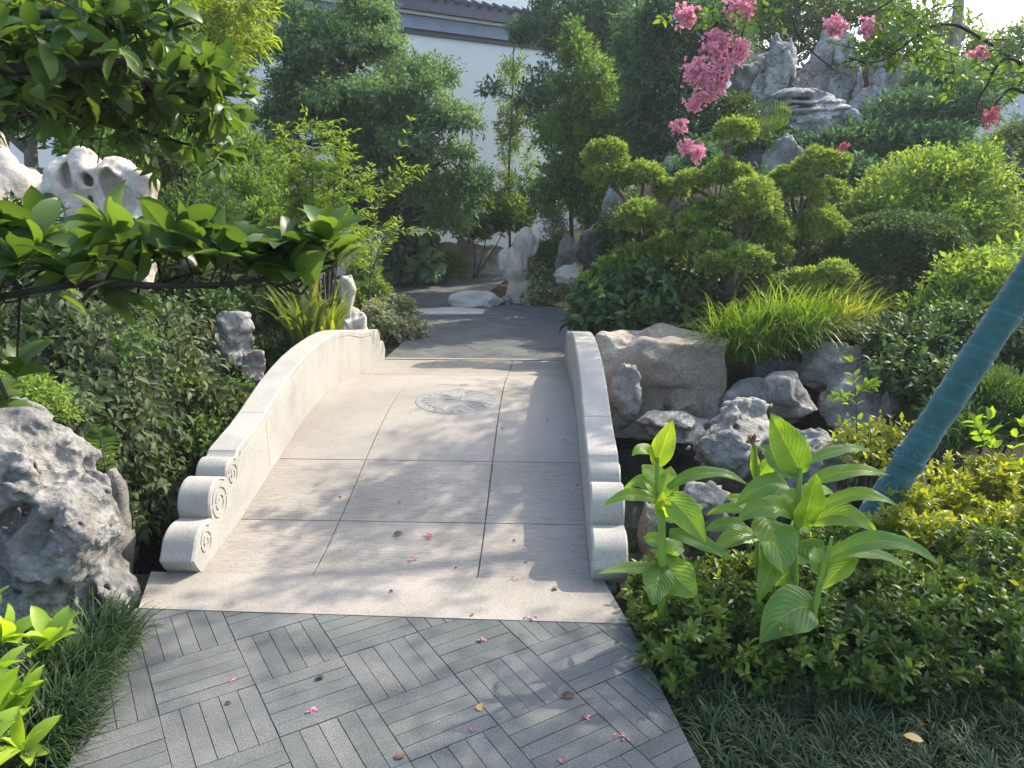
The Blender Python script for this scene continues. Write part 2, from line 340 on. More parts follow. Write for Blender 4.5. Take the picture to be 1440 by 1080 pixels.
def paving(name, outline, seed, z=0.0):
    rg = random.Random(seed); dv = np.array([.521, -.854]); nv = np.array([.854, .521]); V = []; Fs = []; rn = []
    xs = np.array(outline); a = xs @ nv; d = xs @ dv; B = .2808
    for i in range(int((a.min() - .1285) // B) - 1, int((a.max() - .1285) // B) + 2):
        for j in range(int((d.min() + 1.948) // B) - 1, int((d.max() + 1.948) // B) + 2):
            a0 = .1285 + i * B; d0 = -1.948 + j * B; vert = (i + j) % 2 == 1
            for k in range(5):
                g = .0009
                if vert: q = [(a0 + k * B / 5 + g, d0 + g), (a0 + (k + 1) * B / 5 - g, d0 + g), (a0 + (k + 1) * B / 5 - g, d0 + B - g), (a0 + k * B / 5 + g, d0 + B - g)]
                else: q = [(a0 + g, d0 + k * B / 5 + g), (a0 + B - g, d0 + k * B / 5 + g), (a0 + B - g, d0 + (k + 1) * B / 5 - g), (a0 + g, d0 + (k + 1) * B / 5 - g)]
                q = [tuple(u * nv + v * dv) for u, v in q]
                if (q[1][0] - q[0][0]) * (q[2][1] - q[1][1]) - (q[1][1] - q[0][1]) * (q[2][0] - q[1][0]) < 0: q = q[::-1]
                c = clip_poly([tuple(u) for u in outline], q)
                if not c: continue
                dz = z + rg.uniform(-.0008, .0008); n0 = len(V); k2 = len(c); r_ = rg.random()
                cx = sum(u[0] for u in c) / k2; cyy = sum(u[1] for u in c) / k2
                for u in c:
                    l = math.hypot(u[0] - cx, u[1] - cyy) + 1e-6; f = 1 - min(.5, .0016 / l); V.append((cx + (u[0] - cx) * f, cyy + (u[1] - cyy) * f, dz))
                V += [(u[0], u[1], dz - .002) for u in c]; V += [(u[0], u[1], dz - .012) for u in c]
                Fs.append([n0 + u for u in range(k2)]); rn.append(r_)
                for s_ in (0, 1):
                    for u in range(k2): Fs.append([n0 + s_ * k2 + k2 + u, n0 + s_ * k2 + k2 + (u + 1) % k2, n0 + s_ * k2 + (u + 1) % k2, n0 + s_ * k2 + u]); rn.append(r_)
    me = pyd(name, V, Fs); at2 = me.attributes.new('rnd', 'FLOAT', 'FACE'); at2.data.foreach_set('value', rn)
    tag(link(name, me, M['paver']), kind='structure')
    me = pyd(name + '_bed', [(x, y, z - .0085) for x, y in outline], [list(range(len(outline)))]); tag(link('path_bed', me, M['joint']), kind='structure')
nearp = [(-.55, -.6), (.62, -.6), (.60, .6), (.56, 1.3), (.515, 1.76), (.46, 2.15), (.42, 2.462), (-1.40, 2.566), (-1.41, 2.48), (-1.376, 2.40), (-1.30, 2.05), (-1.206, 1.758), (-1.05, 1.2), (-.8, .5)]
paving('path', nearp, 3)
farp = [(-1.12, 6.66), (.46, 6.60), (.62, 7.6), (.85, 9.35), (.2, 9.55), (-.2, 9.8), (-.35, 10.6), (-.05, 12.4), (-.9, 12.5), (-3.5, 11.9), (-4.2, 10.6), (-2.2, 10.2), (-1.55, 9.5), (-1.15, 8.6), (-1.02, 7.8)]
paving('far_path', farp, 5)

# ------------------------------------------------------------------ the bridge
TH = R(2.15); AX = np.array([math.sin(TH), math.cos(TH), 0]); TR = np.array([math.cos(TH), -math.sin(TH), 0]); P0 = np.array([-1.263, 2.832, 0.0]); BL = 3.80; BW = 1.58
def bp(s, tt, z): return P0 + AX * s + TR * tt + np.array([0, 0, z])
def dz_(s): return .205 * np.sin(np.pi * np.clip(s / BL, 0, 1)) ** 1.75
def granite(name, chisel):
    m, t, p, out = newmat(name); tc = nd(t, 'ShaderNodeTexCoord'); v = tc.outputs['Object']
    n1 = noise(t, v, 1.7, 6, .6); r = ramp(t, [(.28, (.205, .190, .165)), (.5, (.272, .250, .216)), (.72, (.318, .292, .252))]); t.links.new(n1.outputs['Fac'], r.inputs[0])
    n2 = noise(t, v, 190, 2, .8); r2 = ramp(t, [(.3, (.66,) * 3), (.65, (1.1,) * 3)]); t.links.new(n2.outputs['Fac'], r2.inputs[0])
    mu = nd(t, 'ShaderNodeMix', data_type='RGBA', blend_type='MULTIPLY'); mu.inputs[0].default_value = 1; t.links.new(r.outputs[0], mu.inputs[6]); t.links.new(r2.outputs[0], mu.inputs[7])
    n5 = noise(t, v, 6, 6, .7); r5 = ramp(t, [(.58, (1, 1, 1)), (.8, (.62, .60, .54))]); t.links.new(n5.outputs['Fac'], r5.inputs[0])
    m3 = nd(t, 'ShaderNodeMix', data_type='RGBA', blend_type='MULTIPLY'); m3.inputs[0].default_value = .8; t.links.new(mu.outputs[2], m3.inputs[6]); t.links.new(r5.outputs[0], m3.inputs[7])
    cur = m3.outputs[2]; b = nd(t, 'ShaderNodeBump'); b.inputs['Distance'].default_value = .006
    if chisel:
        mp = nd(t, 'ShaderNodeMapping'); mp.inputs['Scale'].default_value = (14, 130, 14); mp.inputs['Rotation'].default_value = (0, 0, TH); t.links.new(v, mp.inputs[0])
        n4 = noise(t, mp.outputs[0], 1, 3, .6); r4 = ramp(t, [(.38, (.55, .53, .50)), (.5, (1, 1, 1))]); t.links.new(n4.outputs['Fac'], r4.inputs[0])
        m4 = nd(t, 'ShaderNodeMix', data_type='RGBA', blend_type='MULTIPLY'); m4.inputs[0].default_value = .5; t.links.new(cur, m4.inputs[6]); t.links.new(r4.outputs[0], m4.inputs[7]); cur = m4.outputs[2]
        t.links.new(n4.outputs['Fac'], b.inputs['Height']); b.inputs['Strength'].default_value = .6
    else:
        t.links.new(n2.outputs['Fac'], b.inputs['Height']); b.inputs['Strength'].default_value = .25
    t.links.new(cur, p.inputs['Base Color']); t.links.new(b.outputs[0], p.inputs['Normal']); p.inputs['Roughness'].default_value = .78; p.inputs['Specular IOR Level'].default_value = .3
    return m
M['deck'] = granite('deck_granite', False); M['chisel'] = granite('chiselled_granite', True)
M['carve'] = stonemat('carved_granite', (.25, .242, .215), (.335, .323, .288), (.385, .368, .325), 3.0, .3, 130, .85, moss=(.235, .235, .205), spk=.3, dist=.004)
bridge = root('stone_bridge', bp(BL / 2, BW / 2, 0), 'small arched pale granite footbridge with scroll-ended parapets over the dark pond', 'bridge')
def slabs(name, rows, mat):
    V = []; Fs = []; o = off(bridge)
    for s0, s1 in rows:
        for t0, t1 in ((.0, .29), (.29, .712), (.712, 1.0)):
            g = .0022; a, b2 = t0 * BW + (g if t0 else 0), t1 * BW - (g if t1 < 1 else 0)
            ss = np.linspace(s0 + .003, s1 - .003, max(3, int((s1 - s0) / .06))); n0 = len(V)
            for i, s_ in enumerate(ss):
                z = float(dz_(s_)); e = .003 if i in (0, len(ss) - 1) else 0
                V += [bp(s_, a, z - .06) - o, bp(s_, a, z - .003) - o, bp(s_, a + .003, z - e) - o, bp(s_, b2 - .003, z - e) - o, bp(s_, b2, z - .003) - o, bp(s_, b2, z - .06) - o]
            for i in range(len(ss) - 1):
                for j in range(5): q = n0 + i * 6 + j; Fs.append([q, q + 1, q + 7, q + 6])
            Fs.append([n0 + j for j in range(6)]); q = n0 + (len(ss) - 1) * 6; Fs.append([q + j for j in range(5, -1, -1)])
    link(name, pyd(name, V, Fs), mat, bridge)
slabs('ramp_slabs', [(0, .44), (.44, 1.0)], M['chisel']); slabs('ramp_slabs', [(2.8, 3.36), (3.36, 3.80)], M['chisel'])
slabs('deck', [(1.0, 2.8)], M['deck'])
# masonry body under the deck
V = []; Fs = []; ss = np.linspace(-.02, BL + .02, 40); o = off(bridge)
for s_ in ss:
    z = float(dz_(s_)); c = (s_ - BL / 2) / (BL / 2 - .35); zb = -.9 + (.85 + .12) * math.sqrt(max(0, 1 - c * c)) if abs(c) < 1 else -.9
    V += [bp(s_, -.10, zb) - o, bp(s_, -.10, z - .02) - o, bp(s_, BW + .10, z - .02) - o, bp(s_, BW + .10, zb) - o]
# the body stops 18 mm below the slabs' tops, so joints read dark
for i in range(len(ss) - 1):
    q = 4 * i
    Fs += [[q, q + 1, q + 5, q + 4], [q + 1, q + 2, q + 6, q + 5], [q + 2, q + 3, q + 7, q + 6], [q + 3, q, q + 4, q + 7]]
Fs += [[0, 3, 2, 1], [len(V) - 4 + k for k in range(4)]]
link('arch_body', pyd('arch_body', V, Fs), M['boulder_grey'], bridge)
mb = MB()
c = [(195, 856), (884, 878), (858, 831), (190, 814)]; q = [gnd(*u) for u in c]; q[2] = bp(-.006, BW + .05, 0); q[3] = bp(-.006, -.20, 0)
V = [np.array([v[0], v[1], z]) for z in (-.1, .003) for v in q]
mb.add(V, [[4, 5, 6, 7], [0, 1, 5, 4], [1, 2, 6, 5], [2, 3, 7, 6], [3, 0, 4, 7]]); mb.build('threshold', M['deck'], bridge, False)
mb = MB(); q = [bp(BL + .006, -.1, 0), bp(BL + .006, BW + .1, 0), bp(BL + .05, BW + .1, 0), bp(BL + .05, -.1, 0)]
V = [np.array([v[0], v[1], z]) for z in (-.1, .003) for v in q]; mb.add(V, [[4, 5, 6, 7], [0, 1, 5, 4], [1, 2, 6, 5], [2, 3, 7, 6], [3, 0, 4, 7]]); mb.build('threshold', M['deck'], bridge, False)
# parapets: an extruded outline with three scrolls at each end; the spirals are cut into both faces
def arcpts(cx, cz, r, a0, a1, n=12): return [(cx + r * math.cos(R(a)), cz + r * math.sin(R(a))) for a in np.linspace(a0, a1, n)]
half = [(.02, -.02), (-.028, .030), (-.053, .073), (-.051, .080), (-.038, .094), (-.026, .112), (-.014, .134), (.004, .154), (.028, .169), (.058, .178), (.09, .179), (.120, .173)]
half += arcpts(.243, .212, .100, 205, 62, 16)
half += arcpts(.404, .275, .068, 175, 55, 10)
half += [(.470, .341), (.480, .352), (.50, .358), (.60, .372), (.73, .388), (.87, .416), (1.02, .453), (1.17, .489), (1.35, .520), (1.55, .543), (1.75, .552), (1.90, .554)]
prof = half + [(BL - s_, z) for s_, z in half[::-1][1:]]
PT = .14
def spiral(cs, cz, r, turns, a0, flip=1, n=60):
    th = np.linspace(0, turns * 2 * math.pi, n); rr = r * (1 - th / (turns * 2 * math.pi) * .86)
    return [(cs + q * math.cos(a0 + flip * h), cz + q * math.sin(a0 + flip * h)) for q, h in zip(rr, th)]
def parapet(inner, sign):
    n = len(prof); V = []; Fs = []; o = off(bridge); bv = .008
    P = np.array(prof); nx = np.roll(P, -1, 0) - np.roll(P, 1, 0); nn = nrm(np.stack([nx[:, 1], -nx[:, 0]], 1))   # inward normal of a clockwise outline
    Pi = P + nn * bv; Pi[0] = P[0]; Pi[-1] = P[-1]
    for tt, pr in ((0, Pi), (bv, P), (PT - bv, P), (PT, Pi)): V += [bp(s_, inner + sign * tt, z) - o for s_, z in pr]
    for k in range(3):
        for i in range(n): j = (i + 1) % n; f = [k * n + i, k * n + j, (k + 1) * n + j, (k + 1) * n + i]; Fs.append(f)
    Fs.append(list(range(n))[::-1]); Fs.append(list(range(3 * n, 4 * n)))
    me = pyd('parapet', V, Fs)
    import bmesh
    bm = bmesh.new(); bm.from_mesh(me); bmesh.ops.recalc_face_normals(bm, faces=bm.faces); bmesh.ops.triangulate(bm, faces=[f for f in bm.faces if len(f.verts) > 4]); bm.to_mesh(me); bm.free()
    ob = link('parapet', me, M['carve'], bridge)
    cut = MB()
    for face in (inner, inner + sign * PT):
        for e in (0, 1):
            for cs, cz, r, tn, a0 in ((.084, .098, .062, 2.0, R(60)), (.250, .203, .092, 2.3, R(55)), (.412, .268, .062, 2.0, R(55))):
                pts = [bp(BL - s_ if e else s_, face, z) - o for s_, z in spiral(cs, cz, r, tn, a0, 1)]
                cut.tube(pts, .0058, 6)
            pts = [bp(BL - s_ if e else s_, face, z) - o for s_, z in spiral(.497, .322, .014, 1.2, R(90), -1, 20)]; cut.tube(pts, .004, 6)
            lip = [bp(BL - s_ if e else s_, face, z - .045) - o for s_, z in half[-12:]]
            if face == inner: cut.tube(curve(lip, 3), .0045, 6)
    for s_ in (.86, BL - .86):
        zt = float(np.interp(.86, [q[0] for q in half[-12:]], [q[1] for q in half[-12:]]))
        for c_, h_ in ((bp(s_, inner, .15) - o, (.004, .0018, zt)), (bp(s_, inner + sign * PT * .5, zt) - o, (PT * .62, .0018, .0035))): cut.box(c_, h_, -TH)
    cm = cut.build('cutter', M['carve'], None, loc=(0, 0, 0))
    bm = bmesh.new(); bm.from_mesh(cm.data); bmesh.ops.remove_doubles(bm, verts=bm.verts, dist=1e-6); bmesh.ops.recalc_face_normals(bm, faces=bm.faces); bm.to_mesh(cm.data); bm.free()
    cm.location = ob.parent.location
    md = ob.modifiers.new('cut', 'BOOLEAN'); md.operation = 'DIFFERENCE'; md.object = cm; md.solver = 'EXACT'; md.use_self = True
    dg = bpy.context.evaluated_depsgraph_get(); dg.update(); me2 = bpy.data.meshes.new_from_object(ob.evaluated_get(dg))
    ob.modifiers.clear()
    print('PARAPET', len(me.polygons), len(me2.polygons))
    if len(me2.polygons) > 50: ob.data = me2; 
    bpy.data.objects.remove(cm)
    ob.data.polygons.foreach_set('use_smooth', [False] * len(ob.data.polygons))
    try: ob.data.set_sharp_from_angle(angle=R(28)); ob.data.polygons.foreach_set('use_smooth', [True] * len(ob.data.polygons)); ob.data.set_sharp_from_angle(angle=R(28))
    except Exception: pass
    # shallow vertical joints between the blocks of the parapet
    return ob
parapet(0.0, -1); parapet(BW, 1)
# round lotus relief let into the crown of the deck
def medallion():
    s0 = 1.83; t0 = .5 * BW + .06; RM = .265; nr, na = 56, 200; o = off(bridge); V = []; Fs = []
    r = np.linspace(0, 1, nr)[:, None] * RM; a = np.linspace(0, 2 * math.pi, na, endpoint=False)[None]
    x = r * np.cos(a); y = r * np.sin(a); h = np.full(x.shape, .0025)
    h = h - .011 * np.exp(-((r - .262) / .004) ** 2) - .003 * np.exp(-((r - .225) / .005) ** 2)       # grooves of the rim
    pet = .5 + .5 * np.cos(a * 24); h = h - .016 * ((r > .196) & (r < .220)) * (pet < .32)
    lx, ly = x - .03, y + .0
    ang = np.arctan2(ly, lx); rl = np.hypot(lx, ly)
    for va in (0.05, .55, -.6, 1.3, -1.35, 2.2, -2.3, 3.0):
        dl = np.abs((ang - va - 1.6 * rl + math.pi) % (2 * math.pi) - math.pi) * rl
        h = h - .010 * np.exp(-(dl / .004) ** 2) * (r < .192) * (rl > .012)
    h = h + .002 * (r < .192) * np.cos(ang * 4 + rl * 20) * np.clip(rl / .1, 0, 1)
    for i in range(nr):
        for j in range(na): V.append(bp(s0 + y[i, j], t0 + x[i, j], float(dz_(s0 + y[i, j])) + h[i, j]) - o)
    for i in range(nr - 1):
        for j in range(na): Fs.append([i * na + j, (i + 1) * na + j, (i + 1) * na + (j + 1) % na, i * na + (j + 1) % na])
    link('medallion', pyd('medallion', V, Fs, True), stonemat('medallion_stone', (.17, .17, .16), (.225, .222, .208), (.27, .262, .24), 5, .3, 120, .85, spk=.3, dist=.004), bridge)
medallion()

# ------------------------------------------------------------------ rocks: implicit shapes meshed with surface nets
def nets(Fv, org, h):
    ins = Fv < 0; nx, ny, nz = Fv.shape
    cor = [(i, j, k) for i in (0, 1) for j in (0, 1) for k in (0, 1)]
    sl = lambda A, c: A[c[0]:nx - 1 + c[0], c[1]:ny - 1 + c[1], c[2]:nz - 1 + c[2]]
    cnt = sum(sl(ins, c).astype(np.int8) for c in cor); act = (cnt > 0) & (cnt < 8)
    idx = np.full(act.shape, -1, np.int64); ac = np.argwhere(act); idx[act] = np.arange(len(ac)); S = np.zeros((len(ac), 3)); N = np.zeros(len(ac))
    for c in cor:
        for ax in range(3):
            if c[ax]: continue
            d = list(c); d[ax] = 1; f0 = Fv[tuple((ac + c).T)]; f1 = Fv[tuple((ac + d).T)]; m_ = (f0 < 0) != (f1 < 0)
            t_ = np.where(m_, f0 / np.where(m_, f0 - f1, 1), 0); pt = np.tile(np.array(c, float), (len(ac), 1)); pt[:, ax] = t_
            S += pt * m_[:, None]; N += m_
    V = (ac + S / N[:, None]) * h + org; Q = []
    for ax in range(3):
        a, b2 = [(1, 2), (2, 0), (0, 1)][ax]; A = [slice(None)] * 3; B = [slice(None)] * 3; A[ax] = slice(0, -1); B[ax] = slice(1, None)
        ed = np.argwhere(ins[tuple(A)] != ins[tuple(B)]); ed = ed[(ed[:, a] > 0) & (ed[:, b2] > 0) & (ed[:, a] < Fv.shape[a] - 1) & (ed[:, b2] < Fv.shape[b2] - 1)]
        def cell(da, db): e = ed.copy(); e[:, a] -= da; e[:, b2] -= db; return idx[tuple(e.T)]
        q = np.stack([cell(1, 1), cell(0, 1), cell(0, 0), cell(1, 0)], 1); fl = ~ins[tuple(ed.T)]; q[fl] = q[fl][:, ::-1]; Q.append(q)
    return V, np.vstack(Q)
def gfbm(ax, f, s=0, o=4, g=.5):
    """the same noise on a regular grid, interpolated one axis at a time"""
    r, a_ = 0, 1.0
    for q in range(o):
        A = _lat
        for d in range(3):
            x = ax[d] * f * 2 ** q + (s + q * 5) * (3.71, 1.37, 2.11)[d]; i = np.floor(x).astype(int); w_ = x - i; w_ = w_ * w_ * (3 - 2 * w_); w_ = w_.reshape([-1 if e == d else 1 for e in range(3)])
            A = np.take(A, i % 32, d) * (1 - w_) + np.take(A, (i + 1) % 32, d) * w_
        r = r + a_ * (A * 2 - 1); a_ *= g
    return r
def smin(a, b, k): h_ = np.clip(.5 + .5 * (b - a) / k, 0, 1); return b + (a - b) * h_ - k * h_ * (1 - h_)
def rock(name, label, cat, base, size, mat, seed, blobs=None, holes=(), kind='boulder', res=44, amp=.09, freq=1.6, group=None, rot=0, planes=9, nhole=10, ridge=.0, strata=0.0, pn=2.0, uk=.12):
    """base: world point under the rock; size: full extents in metres"""
    rg = np.random.default_rng(seed); size = np.asarray(size, float); h = size.max() / res; pad = size * .5 * 1.35 + 3 * h
    c0 = np.array([0, 0, size[2] * .5]); lo = c0 - pad; n = np.ceil(2 * pad / h).astype(int)
    ax = [((lo[i] + np.arange(n[i]) * h - c0[i]) / (size[i] * .5)).astype(np.float32) for i in range(3)]; U = np.stack(np.meshgrid(*ax, indexing='ij'), -1)
    W = U + .16 * np.stack([gfbm(ax, 1.3, seed + q * 7, 3) for q in range(3)], -1); sm = size.min() * .5
    if kind == 'boulder':
        D = np.linalg.norm(W, axis=-1) - 1.12
        for q in range(planes):
            nn_ = nrm(rg.normal(size=3) * np.array([1, 1, .9])); D = np.maximum(D, (W @ nn_) - rg.uniform(.62, .92))
        D = np.maximum(D, np.abs(W[..., 2]) - .95)
    elif kind == 'block':
        D = np.maximum(np.maximum(np.abs(W[..., 0] + .06 * W[..., 2]), np.abs(W[..., 1])), np.abs(W[..., 2])) - .9
        for q in range(planes):
            nn_ = nrm(rg.normal(size=3)); D = np.maximum(D, (W @ nn_) - rg.uniform(.95, 1.15))
    else:
        D = None
        bl = blobs or [(*(rg.uniform(-.45, .45, 2)), rg.uniform(-.75, .6), *rg.uniform(.38, .62, 3)) for _ in range(7)] + [(0, 0, -.55, .75, .75, .55)]
        for bx, by, bz, rx, ry, rz in bl:
            d = ((np.abs((W - np.array([bx, by, bz])) / np.array([rx, ry, rz])) ** pn).sum(-1) ** (1 / pn) - 1) * min(rx, ry, rz); D = d if D is None else smin(D, d, uk)
        hl = list(holes)
        for q in range(nhole):
            dirv = nrm(rg.normal(size=3) * np.array([1, 1, .7])); dirv[1] = -abs(dirv[1]) if q % 3 else dirv[1]; k = rg.uniform(.55, .95); r_ = rg.uniform(.12, .27); e = rg.uniform(.7, 1.9); hl.append((*(dirv * k), r_ * rg.uniform(.7, 1.1), r_ * rg.uniform(.7, 1.2), r_ * e))
        for bx, by, bz, rx, ry, rz in hl:
            d = (np.linalg.norm((W - np.array([bx, by, bz])) / np.array([rx, ry, rz]), axis=-1) - 1) * min(rx, ry, rz); D = -smin(-D, d, .025)
    D = D + amp * gfbm(ax, freq * 1.6, seed + 2, 5) + ridge * (np.abs(gfbm(ax, freq * 2.2, seed + 8, 4)) - .3)
    if strata: D = D + strata * np.sin(W[..., 2] * 14 + 3 * gfbm(ax, 1.2, seed + 4, 2))
    V, Q = nets(D, lo, h)
    cr, sr = math.cos(rot), math.sin(rot); V = np.stack([V[:, 0] * cr - V[:, 1] * sr, V[:, 0] * sr + V[:, 1] * cr, V[:, 2]], 1)
    return tag(link(name, raw(name, V, Q, True), mat, None, base), label, cat, group)
def rockpx(name, label, box, Y, mat, seed, dep=None, sink=.08, **kw):
    """box: photograph rectangle x0,y0,x1,y1 that the rock fills at depth Y"""
    x0, y0, x1, y1 = box; c = at((x0 + x1) / 2, (y0 + y1) / 2, Y); k = ppm(c); sx = (x1 - x0) / k; sz = (y1 - y0) / k * 1.02 + sink
    return rock(name, label, 'rock', c - np.array([0, 0, sz * .5 + sink * .5]), (sx, dep or min(sx, sz * 1.3), sz), mat, seed, **kw)
# ------------------------------------------------------------------ walls and the building behind
M['plaster'] = plain('plaster', (.62, .65, .63), .9, .2, .07, .6)
M['tile'] = plain('tile', (.035, .042, .07), .55, .4, .3, 5); M['fascia'] = plain('fascia', (.16, .19, .26), .6, .3, .15, 3); M['trim'] = plain('trim', (.5, .54, .56), .7, .3, .1, 3)
def garden_wall(label, A, B, zu, thick, hs):
    A = np.array([*A, 0.]); B = np.array([*B, 0.]); d = nrm(B - A); a = math.atan2(d[1], d[0]); L = np.linalg.norm(B - A) / 2; c = (A + B) / 2; rt = root('garden_wall', c, label, 'wall')
    def bx(nm, z0, z1, half, mat): MB().box(c + [0, 0, (z0 + z1) / 2], (L, half, (z1 - z0) / 2), a).build(nm, mat, rt, False)
    bx('wall_face', -.3, zu, thick, M['plaster']); z = zu
    for nm, h, pr, mat in hs: bx(nm, z, z + h, thick + pr, mat); z += h
    mb = MB(); n = int(2 * L / .22)       # rounded tile ends along the eave
    for i in range(n):
        q = A + d * (i + .5) * .22; nv = np.array([d[1], -d[0], 0]); mb.tube([q + nv * (thick + .02) + [0, 0, z + .10], q + nv * (thick + .28) + [0, 0, z - .01]], .045, 6)
    mb.build('tile_rolls', M['tile'], rt)
    return c, d, a
uv_ = np.array([.793, .609]); w0 = np.array([-.14, 15.0])
garden_wall('long white garden wall with dark tiled coping behind the maple', w0 - uv_ * 15, w0 + uv_ * 7.5, 3.80, .16, [('coping_molding', .07, .05, M['tile']), ('coping_band', .2, .10, M['fascia']), ('coping_molding', .05, .16, M['trim']), ('coping', .20, .24, M['tile'])])
garden_wall('pale wall with blue-grey coping at the far right behind the bamboo', (5.5, 17.5), (17, 17.0), 3.35, .16, [('coping_band', .16, .10, M['fascia']), ('coping', .22, .22, M['tile'])])
nv = np.array([.609, -.793]); q = w0 - uv_ * 2 - nv * 3.2; a = math.atan2(uv_[1], uv_[0]); rt = root('white_building', (*q, 0), 'white rendered building with a dark window behind the garden wall', 'building')
MB().box((*q, 4.2), (12, 1.5, 4.2), a).build('wall', M['plaster'], rt, False)
k = at(682, 0, 1); Yb = 17.0
f = q + nv * 1.5 + uv_ * 1.55
for mbz, nm, h, mat, pr in ((5.72, 'window', (.62, .05, .6), M['trim'], .02), (5.72, 'pane', (.54, .05, .52), M['tile'], .035)):
    w_ = MB().box((*(f + nv * pr), mbz), h, a).build(nm, mat, rt, False)
    if nm == 'window': win = w_
    else: w_.parent = win
for i in range(7):
    pass
# ------------------------------------------------------------------ the wrapped pole
def pole():
    A = at(1226, 728, 3.18) - np.array([0, 0, .0]); T = at(1440, 400, 3.2); d = nrm(T - A); B = A + d * 2.6; A = A - d * .12; rt = root('wrapped_pole', A, 'leaning support pole wrapped in teal cloth with frayed edges at the right', 'pole')
    m, t, p, out = newmat('teal_cloth'); tc = nd(t, 'ShaderNodeTexCoord'); n1 = noise(t, tc.outputs['Object'], 14, 5, .7); r = ramp(t, [(.3, (.005, .055, .056)), (.55, (.01, .088, .088)), (.75, (.025, .13, .125))]); t.links.new(n1.outputs['Fac'], r.inputs[0]); t.links.new(r.outputs[0], p.inputs['Base Color']); p.inputs['Roughness'].default_value = .85; p.inputs['Sheen Weight'].default_value = .3
    n2 = noise(t, tc.outputs['Object'], 160, 3, .7); b = nd(t, 'ShaderNodeBump'); b.inputs['Strength'].default_value = .5; b.inputs['Distance'].default_value = .004; t.links.new(n2.outputs['Fac'], b.inputs['Height']); t.links.new(b.outputs[0], p.inputs['Normal'])
    rg = np.random.default_rng(3); a = nrm(np.cross(d, [0, 1., 0])); b2 = np.cross(d, a); nr, na = 420, 30; L = np.linalg.norm(B - A); V = []; th = np.arange(na) * 2 * math.pi / na
    rn = rg.normal(size=80) * .0022
    for i in range(nr):
        s = L * i / (nr - 1); ph = (s / .042 - th / (2 * math.pi)); fr = ph - np.floor(ph); rad = .062 + .0026 * fr ** 2.5 + rn[np.floor(ph).astype(int) % 80] + .0012 * np.sin(th * 5 + s * 40)
        V.append(A + d * s - off(rt) + rad[:, None] * (np.cos(th)[:, None] * a + np.sin(th)[:, None] * b2))
    V = np.vstack(V); i = np.arange(nr - 1)[:, None] * na; j = np.arange(na)[None]; jn = (j + 1) % na; FA = np.stack([i + j, i + jn, i + na + jn, i + na + j], -1).reshape(-1, 4); link('cloth_wrap', raw('cloth_wrap', V, FA, True), m, rt)
    mb = MB(); mb.tube([A - d * .25, B + d * .05], .05, 14); mb.build('pole', M['bark'], rt)
    mb = MB()
    for k in range(230):
        s = rg.uniform(.1, L); an = rg.uniform(0, 6.28); o = np.cos(an) * a + np.sin(an) * b2; q = A + d * s + o * .065; mb.tube([q, q + o * rg.uniform(.004, .014) + rg.normal(size=3) * .006, q + o * rg.uniform(.004, .018) + rg.normal(size=3) * .012], .0006, 3, False)
    tag(mb.build('frayed_threads', plain('thread', (.18, .33, .36), .9, .1), rt), kind='stuff')
pole()
A = at(1300, 695, 3.3); MB().tube(curve([A, at(1290, 655, 3.35), at(1282, 620, 3.4)], 5), [.018] * 5 + [.014] * 6, 8).build('brace', M['bark_grey'], tag(root('wooden_stake', A, 'short pale weathered stake standing just behind the teal pole', 'stake')))
# ------------------------------------------------------------------ fallen petals and leaves
def deckz(x, y):
    v = np.array([x, y]) - P0[:2]; s = float(v @ AX[:2]); return float(dz_(s)) + .002 if 0 < s < BL else (.005 if -.28 < s <= 0 else .001)
def on_deck(px, py):
    z = 0.0
    for _ in range(12): g = gnd(px, py, z); z = deckz(g[0], g[1])
    return np.array([g[0], g[1], z])
def petal_mesh(seed, n, L):
    rg = np.random.default_rng(seed); d = rg.normal(size=(n, 3)) * [1, 1, .25]; return leaf_mesh('fallen_petal', rg.normal(size=(n, 3)) * .008 * [1, 1, 0] + [0, 0, .005], d, rg.normal(size=(n, 3)) * .5 + [0, 0, 1], L, L * .9, T_LEAF, rg)
dl = leafmat('dead_leaf', (.035, .02, .016), (.09, .05, .03), .1, (1, 1, 1), .6); yl = leafmat('yellow_leaf', (.42, .28, .09), (.5, .36, .14), .2, (1, 1, 1), .6)
PS = [(676, 901), (661, 1027), (788, 1071), (823, 1009), (875, 1037), (329, 957), (604, 753), (722, 815), (770, 592), (603, 757), (580, 787), (1378, 940), (440, 1000), (745, 870), (690, 690)]
LSs = [(808, 979, 0), (568, 1058, 0), (776, 828, 0), (566, 750, 0), (677, 1001, 1), (445, 953, 0), (325, 990, 0), (665, 863, 0), (725, 760, 0), (692, 655, 0), (812, 682, 0), (310, 745, 0), (640, 800, 0), (553, 832, 0), (700, 600, 0), (705, 603, 0), (795, 620, 0), (738, 790, 0), (560, 705, 0), (480, 700, 0), (820, 1005, 0)]
pms = [petal_mesh(k, (9, 6, 4)[k % 3], .014) for k in range(3)]; lms = []
for k in range(3):
    rg = np.random.default_rng(k); lms.append(leaf_mesh('fallen_leaf', np.array([[0, 0, .004]]), np.array([[1, .2 * k, .12]]), np.array([[0, .4, 1]]), .042 - .008 * k, .024, T_OVAL, rg))
pm_ = leafmat('fallen_pink', (.34, .08, .15), (.56, .22, .31), .2, (1, 1, 1), .6, .2)
for me in pms: me.materials.append(pm_)
for me in lms: me.materials.append(dl)
ly = lms[1].copy(); ly.materials.clear(); ly.materials.append(yl); rg = np.random.default_rng(4)
for i, (px, py) in enumerate(PS):
    o = bpy.data.objects.new('fallen_petals', pms[i % 3]); col.objects.link(o); o.location = tuple(on_deck(px, py)) if px < 1000 else tuple(gnd(px, py, .2)); o.rotation_euler = (0, 0, rg.random() * 6.28); s = rg.uniform(.55, .95); o.scale = (s, s, s); tag(o, 'small pink fallen blossom lying on the stone paving or bridge', 'petal', 'fallen pink petals')
